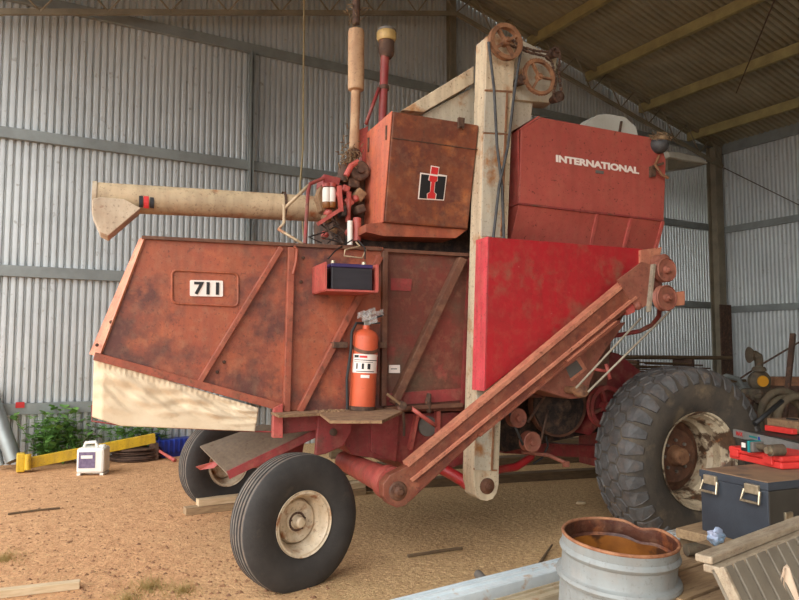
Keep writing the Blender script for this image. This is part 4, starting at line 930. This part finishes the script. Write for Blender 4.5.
# timber stack: planks in layers on bearers
pa_ = gp(650,600,ZP); dirp = (gp(752,552,ZP)-gp(640,590,ZP)).normalized(); nn = Vector((-dirp.y, dirp.x, 0))
org = gp(690,565,ZP)
for k in range(2):
    c = org+dirp*(-.02+1.2*k)+nn*.02; o = MB().box((0,0,0), (.1,1.1,.16)).build('timber_bearer', M['timberdk'], None, .004); o.location = (c.x,c.y,.082); o.rotation_euler = (0,0,math.atan2(dirp.y,dirp.x)); tag(o, ['dark bearer under the near end of the plank stack','dark bearer under the far end of the plank stack'][k], 'timber')
lay = ['bottom','second','third','fourth','top']
for L_ in range(5):
    for j in range(4):
        c = org+dirp*(.62+random.uniform(-.03,.03))+nn*(-.38+.25*j); o = MB().box((0,0,0), (2.1 if j < 3 else 1.0,.225,.058)).build('timber_plank', M['timber'] if L_ > 3 else M['timberdk'], None, .004)
        if j == 3: c = c+dirp*.55
        o.location = (c.x, c.y, .165+.033+L_*.066); o.rotation_euler = (0,0,math.atan2(dirp.y,dirp.x)+random.uniform(-.01,.01))
        tag(o, 'weathered brown plank in the %s layer of the stack under the toolbox' % lay[L_], 'plank', 'planks in the %s layer' % lay[L_])
ztp = .165+.066*5-.004
# drum
rc = gp(620,534,.72); dz = .72
D = tag(empty('steel_drum', (rc.x, rc.y, .0)), 'open grey steel drum with rusty rim and brown oil inside', 'drum')
D.rotation_euler = (math.radians(0), math.radians(0), 0)
ro = .270; tl = (Vector((0,0,1))+R0*.05-F0*.075).normalized()
base = -tl*.66+Vector((0,0,dz-.0)); 
prof = [(ro,0),(ro,.17),(ro+.012,.185),(ro+.016,.2),(ro+.012,.215),(ro,.23),(ro,.44),(ro+.016,.448),(ro+.022,.462),(ro+.016,.476),(ro,.484),(ro-.004,.49),(ro-.004,.565),(ro+.006,.575),(ro+.010,.585),(ro+.006,.595),(ro-.002,.605),(ro,.645)]
mb = MB(); mb.lathe(base, tl, [(0,0)]+prof, 64)
# dent in the rim
def dent(bm):
    for v in bm.verts:
        q = v.co-base; hh = q.dot(tl); rr = q-tl*hh
        if hh > .5 and rr.length > .1:
            ang = math.atan2(rr.dot(F0), rr.dot(R0)); k = math.exp(-((ang-.85)/.22)**2)*min(1,(hh-.5)/.12); v.co -= rr*.07*k; v.co -= tl*.02*k
dent(mb.bm)
dr = mb.build('drum_shell', M['drum'], D)
mb = MB(); mb.lathe(base, tl, [(ro-.012,.565),(ro-.006,.58),(ro-.012,.595),(ro-.012,.646)], 64); dent(mb.bm); mb.build('inner_rim_band', M['drumin'], D)
mb = MB(); mb.lathe(base, tl, [(ro-.018,.06),(ro-.018,.4),(ro-.018,.5),(ro-.018,.568)], 64); dent(mb.bm); mb.build('inner_wall', M['amberwall'], D)
mb = MB(); mb.lathe(base, tl, [(ro-.004+.008*math.cos(a), .65+.008*math.sin(a)) for a in [2*PI*k/10 for k in range(10)]], 64, True); dent(mb.bm); mb.build('rim', M['drumrust'], D)
mb = MB(); zo = .40; c = base+tl*zo; n = 48; mb.poly([Vector(((base+tl*zo).x+math.cos(2*PI*k/n)*(ro-.03), (base+tl*zo).y+math.sin(2*PI*k/n)*(ro-.03), (base+tl*zo).z)) for k in range(n)]); o = thing(mb, 'oil_pool', M['oil'], 'brown oil filling the open grey drum', 'oil', kind='stuff', loc=(rc.x, rc.y, 0))
# toolbox
zt_ = ztp
n0 = gp(770,551,zt_); n1 = gp(702,530,zt_); dx_ = (n1-n0); LB = dx_.length; dx_.normalize(); ang = math.atan2(dx_.y, dx_.x)
T = tag(empty('tool_box', n0, ang), 'dark navy steel tool chest with chrome latches standing on the plank stack', 'tool box')
HB = .37; DB = .62      # local x: left along the front, local -y: to the right/back
bb_ = MB().box((LB/2,-DB/2,HB*.44), (LB,DB,HB*.88)).build('box_body', M['box'], T, .006)
MB().box((LB/2,-DB/2,HB*.94), (LB+.012,DB+.012,HB*.12)).build('box_lid', M['box'], T, .006)
MB().box((LB/2,-DB/2,HB+.002), (LB-.01,DB-.01,.005)).build('dusty_top', M['boxtop'], T)
MB().box((-.002,-DB/2,HB*.44), (.006,DB-.01,HB*.87)).build('end_sheet', M['boxside'], T)
fy = 0.0
for k, fx in enumerate((.12,.80)):
    x = LB*(1-fx) if False else LB*(.13+.62*k)+.03
    l = MB().box((x,.012,HB*.87), (.095,.024,.055)).build('latch', M['chrome'], T, .006); mb = MB(); mb.tube([(x-.052,.014,HB*.85),(x-.06,.034,HB*.68),(x+.06,.034,HB*.68),(x+.052,.014,HB*.85)], .009, 8); mb.build('latch_bail', M['chrome'], l)
for k, (y, zf) in enumerate(((-.14,.48),(-.14,.2),(-.45,.8))):
    MB().box((-.010,y,HB*zf), (.02,.06,.05)).build('side_catch', M['chrome'], T, .006)
# crate behind and things on top
cpos = n0 - Vector((math.cos(ang),math.sin(ang),0))*0.0
ex_ = Vector((math.cos(ang),math.sin(ang),0)); ey_ = Vector((math.sin(ang),-math.cos(ang),0))    # ey_: away/right from front
def tb(x, y, z=0): return n0+ex_*x+ey_*y+Vector((0,0,z))
zc2 = zt_+HB+.006
# red case
q = gp(729,459,zc2); rcz = empty('red_tool_case', (0,0,0)); 
qa = gp(729,458,zc2); qb = gp(799,474,zc2); dd = (qb-qa).normalized(); an = math.atan2(dd.y, dd.x)
rcz.location = qa; rcz.rotation_euler = (0,0,an); tag(rcz, 'red plastic tool case lying flat on the navy tool chest', 'tool case')
MB().box((.24,.16,.022), (.48,.32,.042)).build('case_base', M['case'], rcz, .01); MB().box((.24,.16,.064), (.485,.325,.038)).build('case_lid', M['case'], rcz, .012)
for x in (.07,.38): MB().box((x,-.008,.045), (.08,.02,.05)).build('clasp', M['case'], rcz, .006)
zc3 = zc2+.084
# drill
qd = gp(764,452,zc3)
Dm = tag(empty('cordless_driver', gp(752,452,zc3), an+.1), 'teal and black cordless driver lying on the red tool case', 'power tool')
MB().box((-.04,.02,.035), (.06,.09,.07)).build('battery_pack', M['black'], Dm, .008); MB().box((.0,.02,.035), (.018,.10,.074)).build('pack_band', M['teal'], Dm, .004)
MB().box((.022,.02,.035), (.028,.09,.066)).build('pack_mount', M['grey'], Dm, .008)
MB().tube([(.03,.02,.04),(.10,.015,.038),(.17,.0,.036)], [.022,.02,.026], 12).build('grip', M['pumpg'], Dm)
MB().tube([(.19,.05,.038),(.18,-.04,.036)], .036, 16).build('motor_housing', M['pumpg'], Dm)
MB().tube([(.18,-.035,.036),(.178,-.065,.036)], [.026,.02], 14).build('chuck', M['chrome'], Dm)
MB().box((-.04,-.027,.04), (.03,.004,.03)).build('rating_label', M['letter'], Dm)
# crate behind that carries more tools
cc = gp(775,441,zc2+.07)
Cr = tag(empty('storage_crate', cc+Vector((0,0,-(zc2+.07)))+F0*.34+R0*.42, an), 'dark storage crate standing behind the tool chest', 'crate')
MB().box((0,.0,(zc2+.05)/2+.001), (.9,.4,zc2+.05)).build('crate_body', M['boxside'], Cr, .006)
zq = zc2+.052
a = gp(733,433,zq+.03); b = gp(812,452,zq+.03)
S = tag(empty('spirit_level', a-Vector((0,0,.03)), math.atan2(b.y-a.y, b.x-a.x)), 'silver spirit level with red and blue print beside the driver', 'spirit level')
LS = (b-a).length
MB().box((LS/2,.012,.031), (LS,.024,.06)).build('level_bar', M['silver'], S, .003)
tm = Matrix.Translation((.10,-.002,.034)) @ SIDE; text('MAX', 'lettering', M['inkred'], S, tm, .045, .002, .001)
mb = MB(); mb.box((.30,-.001,.036), (.11,.002,.012)); mb.build('blue_print', M['teal'], S); MB().lathe((.385,-.001,.034), (0,-1,0), [(.014,0),(.014,.002),(0,.002)], 16).build('logo_dot', M['blue'], S)
a = gp(766,432,zq+.0); b = gp(830,446,zq); thing(MB().box((.15,.03,.03), (.3,.05,.045)), 'red_case', M['case'], 'red narrow plastic box behind the spirit level', 'box', loc=a+F0*.03+Vector((0,0,.001)), rot=(0,0,an+.02), bevel=.006)
a = gp(772,424,zq+.06); W_ = tag(empty('clip_board', a+F0*.08-Vector((0,0,.058)), an+.02), 'brown board with black clip lying behind the red box', 'board')
MB().box((.2,.14,.05), (.4,.28,.1)).build('board_block', M['dust'], W_, .006); MB().box((.17,.10,.106), (.08,.05,.012)).build('clip', M['black'], W_, .003)
# slatted panel in front
zr = .80
r0 = gp(711,561,zr); r1 = gp(812,521,zr); dd = (r1-r0).normalized(); LR = (r1-r0).length; an2 = math.atan2(dd.y, dd.x)
SP = tag(empty('slatted_panel', Vector((r0.x,r0.y,zr)), an2), 'grey slatted panel with pale double rail leaning at the right front', 'panel')
MB().box((LR/2,.03,-.0), (LR,.07,.03)).build('top_rail', M['rail'], SP, .006); MB().box((LR/2,-.002,-.032), (LR,.07,.03)).build('lower_rail', M['rail'], SP, .006)
lean = Matrix.Rotation(math.radians(-28), 3, 'X')
mb = MB(); Hs = .9
mb.box(lean @ Vector((LR/2,.01,-Hs/2-.03)), (LR,.012,Hs), lean); mb.build('backing', M['slat'], SP)
ns = 10
for k in range(ns): MB().box(lean @ Vector(((k+.5)*LR/ns,-.012,-Hs/2-.03)), (LR/ns-.018,.026,Hs-.01), lean).build('slat', M['slat'], SP, .004)
MB().box(lean @ Vector((.012,-.01,-Hs/2-.03)), (.02,.05,Hs), lean).build('end_rail', M['rail'], SP, .004)
# rag
def blob(c, rr, sq, seed, lev=3):
    mb = MB(); bmesh.ops.create_icosphere(mb.bm, subdivisions=lev, radius=1); rnd = random.Random(seed); ph = [rnd.uniform(0,6) for _ in range(6)]
    for v in mb.bm.verts:
        n_ = v.co.copy(); k = 1+.18*math.sin(4*n_.x+ph[0])*math.sin(5*n_.y+ph[1])+.12*math.sin(9*n_.z+ph[2]+3*n_.x)+.08*math.sin(13*n_.y+ph[3]); v.co = Vector((n_.x*rr*sq[0]*k, n_.y*rr*sq[1]*k, n_.z*rr*sq[2]*k))
    for f in mb.bm.faces: f.smooth = True
    return mb
q = gp(786,592,.62); rg = MB(); cap_ = [(.0,.11),(.018,.095),(.03,.05),(.05,.0),(.075,-.05),(.10,-.10)]
rg.lathe((0,0,0), (.12,0,1), cap_, 28)
for v in rg.bm.verts:
    a = math.atan2(v.co.y, v.co.x); h_ = max(0, .11-v.co.z); v.co.x += math.cos(a)*h_*.22*math.sin(5*a+1); v.co.y = v.co.y*.6+math.sin(a)*h_*.16*math.sin(4*a+h_*9)
thing(rg, 'rag', M['rag'], 'crumpled cream rag resting against the slatted panel', 'rag', loc=q)
# tap fitting and plastic bag on planks
q = gp(697,553,ztp+.02); thing(MB().tube([(-.06,.02,.035),(0,0,.035),(.05,-.02,.032),(.09,-.03,.026)], [.032,.034,.024,.014], 12), 'pipe_fitting', M['pumpg'], 'dark grimy fitting on the planks beside the drum', 'fitting', loc=q-Vector((0,0,.015)))
q = gp(717,546,ztp); thing(blob(None,.05,(1.1,.7,.9),5), 'plastic_bag', mat('blue_bag', (176,176,196), (140,170,196), 9, .3), 'crumpled pale blue plastic bag beside the tool chest', 'bag', loc=q+Vector((0,0,.05)))
# ================================================================== BACKGROUND RIGHT
# rusty plate by the corner post
q = wp(726,405,9.8); a = gp(724,410); thing(MB().box((0,0,1.35), (.42,.03,2.7)), 'rust_sheet', M['rustdk'], 'dark rusty steel sheet standing before the corner post', 'steel sheet', loc=(XR-.32, YW-.42, 0))
# long bar & pile on rack
ztm = wp(640,357,YW-1.0)
R_ = tag(empty('pipe_rack', (0,0,0)), 'low rack against the back wall behind the big tyre', 'rack')
xa = wp(622,357,YW-1.0); xb = wp(733,357,YW-1.0)
for x in (xa.x+.3, xb.x-1.6): MB().box((x, YW-.9, (xa.z-.06)/2), (.08,.5,xa.z-.06)).build('rack_post', M['rustdk'], R_)
MB().box(((xa.x+xb.x)/2, YW-1.1, wp(622,382,YW-1.2).z-.05), (xb.x-xa.x-.1,.5,.06)).build('rack_shelf', M['timberdk'], R_)
thing(MB().tube([Vector((xa.x-.3,YW-.95,xa.z)), Vector((xb.x,YW-.95,xb.z-.02))], .045, 12), 'long_pipe', M['timberdk'], 'long brown pipe lying across the rack behind the tyre', 'pipe')
for k in range(7):
    x0 = random.uniform(622,650); x1 = random.uniform(680,712); y = 362+k*1.8
    a = wp(x0,y,YW-1.25+.05*k); b = wp(x1,y+3,YW-1.25+.05*k); b.z = a.z-.05
    thing(MB().beam(a, b, .07, .03), 'rusty_strip', M['rustdk'] if k % 2 else M['timberdk'], 'rusty flat bar in the pile behind the big tyre', 'metal bar', 'rusty bars piled behind the tyre')
# trolley frame
XD = 6.6
def q3(px, py, dep): 
    d = ray(px, py); return CAM+d*dep
dT = 9.5
TR = tag(empty('trolley', Vector((q3(742,430,dT).x, q3(742,430,dT).y, 0))), 'grey tubular trolley frame behind the big tyre', 'trolley')
bl = TR.location
mb = MB(); tr = [(722,378),(726,376),(738,379),(745,390),(745,459)]
mb.tube([q3(x,y,dT)-bl for x, y in tr], .035, 8); mb.tube([q3(722,378,dT)-bl, q3(734,400,dT)-bl, q3(736,459,dT)-bl], .03, 8); mb.build('trolley_tube', M['girt'], TR)
MB().beam(q3(728,393,dT)-bl, q3(750,394,dT)-bl, .05, .06).build('cross_bar', M['girt'], TR)
# pump
dp = 9.2
PM = tag(empty('pump', Vector((q3(760,400,dp).x, q3(760,400,dp).y, 0))), 'grimy pump with elbow pipe and yellow cap before right wall', 'pump'); bl = PM.location
def pq(x, y, d=dp): return q3(x,y,d)-bl
MB().tube([pq(749,355), pq(752,355)], [.11,.08], 20).build('flange', M['pumpg'], PM)
MB().tube([pq(750,356), pq(755,355), pq(758,357), pq(759,361), pq(759,368)], [.055,.06,.062,.055,.05], 16).build('elbow', M['pumpg'], PM)
MB().lathe(pq(759,369), (0,0,1), [(0,-.03),(.09,-.03),(.09,.0),(.07,.03),(0,.03)], 20).build('coupling', M['pumpg'], PM)
MB().lathe(pq(760,381), -F0, [(0,-.10),(.12,-.10),(.14,-.04),(.14,.02),(.09,.05),(.08,.07),(0,.07)], 28).build('pump_housing', M['pumpg'], PM)
MB().lathe(pq(760,381)-F0*.07, -F0, [(0,0),(.075,0),(.07,.02),(0,.02)], 24).build('yellow_cap', M['amber'], PM)
MB().box(pq(758,396)-Vector((0,0,.0)), (.34,.3,.2)).build('pump_base', M['pumpg'], PM, .03)
zz = (pq(758,396)-Vector((0,0,.11))).z; c = pq(758,396); MB().box((c.x,c.y,zz/2), (.45,.32,zz)).build('pump_stand', M['rustdk'], PM)
# engine clutter
for k in range(16):
    x = random.uniform(738,772); y = random.uniform(396,424); c = q3(x,y,8.8+random.uniform(-.2,.2))
    r_ = random.uniform(.05,.1); 
    thing(blob(None, r_, (1,1,1), k, 2), 'scrap_part', random.choice([M['pumpg'], M['rustdk'], M['dark']]), 'grimy scrap machine part heaped below the pump', 'scrap', 'scrap heaped below the pump', loc=c)
c = q3(757,432,8.9); thing(MB().box((0,0,0), (.9,.6,c.z-.1)), 'scrap_bin', M['rustdk'], 'rusty bin holding scrap parts below the pump', 'bin', loc=(c.x, c.y-.2, c.z/2-.05), rot=(0,0,-.3))
# hoses
for k, (cx, cy, rr) in enumerate(((782,414,.25),(786,419,.22),(798,420,.25))):
    pts = []
    c = q3(cx, cy, 7.6-.15*k)
    for j in range(25):
        a = PI*1.08-PI*1.15*j/24; pts.append(c+R0*(math.cos(a)*rr)+Vector((0,0,math.sin(a)*rr))+F0*(.05*math.cos(a)))
    pts = [Vector((pts[0].x, pts[0].y, pts[0].z-.5))]+pts
    thing(MB().tube(pts, .042, 14), 'suction_hose', M['hose'], ['outermost dusty suction hose loop below the leaning post','middle dusty suction hose loop at the right edge','nearest dusty suction hose loop at the right edge'][k], 'hose')
thing(MB().tube([q3(755,424,6.2), q3(782,401,6.4)], .022, 10), 'breaker_bar', M['black'], 'black bar handle lying across the suction hoses', 'bar')
c = q3(790,428,7.4); thing(MB().box((0,0,-.06), (1.0,.7,c.z-.12)), 'work_bench', M['timberdk'], 'dark bench carrying suction hoses at the right edge', 'bench', loc=(c.x+.15, c.y+.1, c.z/2), rot=(0,0,-.5))
# rusty beam stack and pole
for k in range(3):
    a = q3(772,381+k*8.6,9.6); b = a+(U*2.2+V*0); thing(MB().box((1.1,0,0), (2.2,.2,.12)), 'rusty_girder', M['castrust'] if k == 0 else M['rustdk'], ['top rusty girder stacked before the right wall','middle rusty girder stacked before the right wall','bottom rusty girder stacked before the right wall'][k], 'girder', loc=(a.x, a.y, a.z), rot=(0,0,HR-.5))
a = q3(772+6,402,9.6); thing(MB().box((1.0,0,0), (1.9,.25,a.z)), 'girder_stand', M['rustdk'], 'rusty stand under the girders before the right wall', 'stand', loc=(a.x,a.y,a.z/2), rot=(0,0,HR-.5))
a = q3(786,405,9.0); b = q3(793,334,9.3); aa_ = a+(a-b)*1.2; aa_.z = max(aa_.z,.02); thing(MB().beam(a+(a-b)*.8, b, .06, .06), 'rusty_post', M['rustdk'], 'rusty steel post leaning upright at the right edge', 'post')
# chain brace and rods
thing(MB().tube([xp(700,384+5,XR-1.2) if False else q3(738,380,10.5), q3(759,366,10.5), q3(803,340,10.5)], .014, 6), 'chain', M['rustdk'], 'thin rusty chain stretched across in front of the right wall', 'chain')
trim(MB().tube([xp(724,168,XR-.05), xp(803,207,XR-.05)], .012, 6), M['rustdk'])
pz = wp(730,108,YW-.6); q_ = q3(773,4,9.0); trim(MB().tube([pz, q_, q_+(q_-pz)*.1], .01, 6), M['rustdk'])
# hanging rope
a = wp(304,-30,8.4); b = wp(302,238,8.4); mid = wp(305,90,8.4)
thing(MB().tube([a, wp(304,30,8.4), wp(303.5,80,8.4), wp(303,150,8.4), wp(300,186,8.4), wp(304,240,8.4)], .014, 8), 'hanging_rope', M['rope'], 'thin old rope hanging from the roof behind the harvester', 'rope')
# white boat-like shell on the far side
a = [wp(668,151,YW-1.6), wp(680,152,YW-1.6), wp(700,157,YW-1.6), wp(709,163,YW-1.6), wp(690,161,YW-1.6), wp(670,157,YW-1.6)]
thing(MB().prism(a, [p+Vector((0,.5,0)) for p in a]), 'white_shell', M['offwhite'], 'long white shell slung high behind the grain tank', 'shell', bevel=.02)
a = [wp(668,158,YW-1.5), wp(708,164,YW-1.5), wp(668,170,YW-1.5)]
thing(MB().prism(a, [p+Vector((0,.45,0)) for p in a]), 'shell_cradle', M['truss'], 'dark wedge shaped cradle under the long white shell', 'cradle')
# ================================================================== LIGHT AND CAMERA
w = bpy.data.worlds.new('overcast'); bpy.context.scene.world = w; w.use_nodes = True
bg = w.node_tree.nodes['Background']; bg.inputs[0].default_value = (.94,.98,1.0,1); bg.inputs[1].default_value = 1.6
sun = bpy.data.lights.new('overcast_sun', 'SUN'); sun.energy = 2.0; sun.angle = math.radians(60); sun.color = (1,.98,.95)
so = bpy.data.objects.new('overcast_sun', sun); C.objects.link(so); so.rotation_euler = Vector((-1.0,-.5,.62)).to_track_quat('Z','Y').to_euler()
cam = bpy.data.cameras.new('camera'); co = bpy.data.objects.new('camera', cam); C.objects.link(co)
cam.sensor_width = 36; cam.lens = FPX/799*36; cam.clip_start = .05; cam.clip_end = 200
co.matrix_world = Matrix.Translation(CAM) @ Matrix((R0, UP, -FW)).transposed().to_4x4()
sc = bpy.context.scene; sc.camera = co
sc.view_settings.view_transform = 'Standard'; sc.view_settings.look = 'None'; sc.view_settings.gamma = 1; sc.view_settings.exposure = .55
sc.view_settings.use_curve_mapping = False
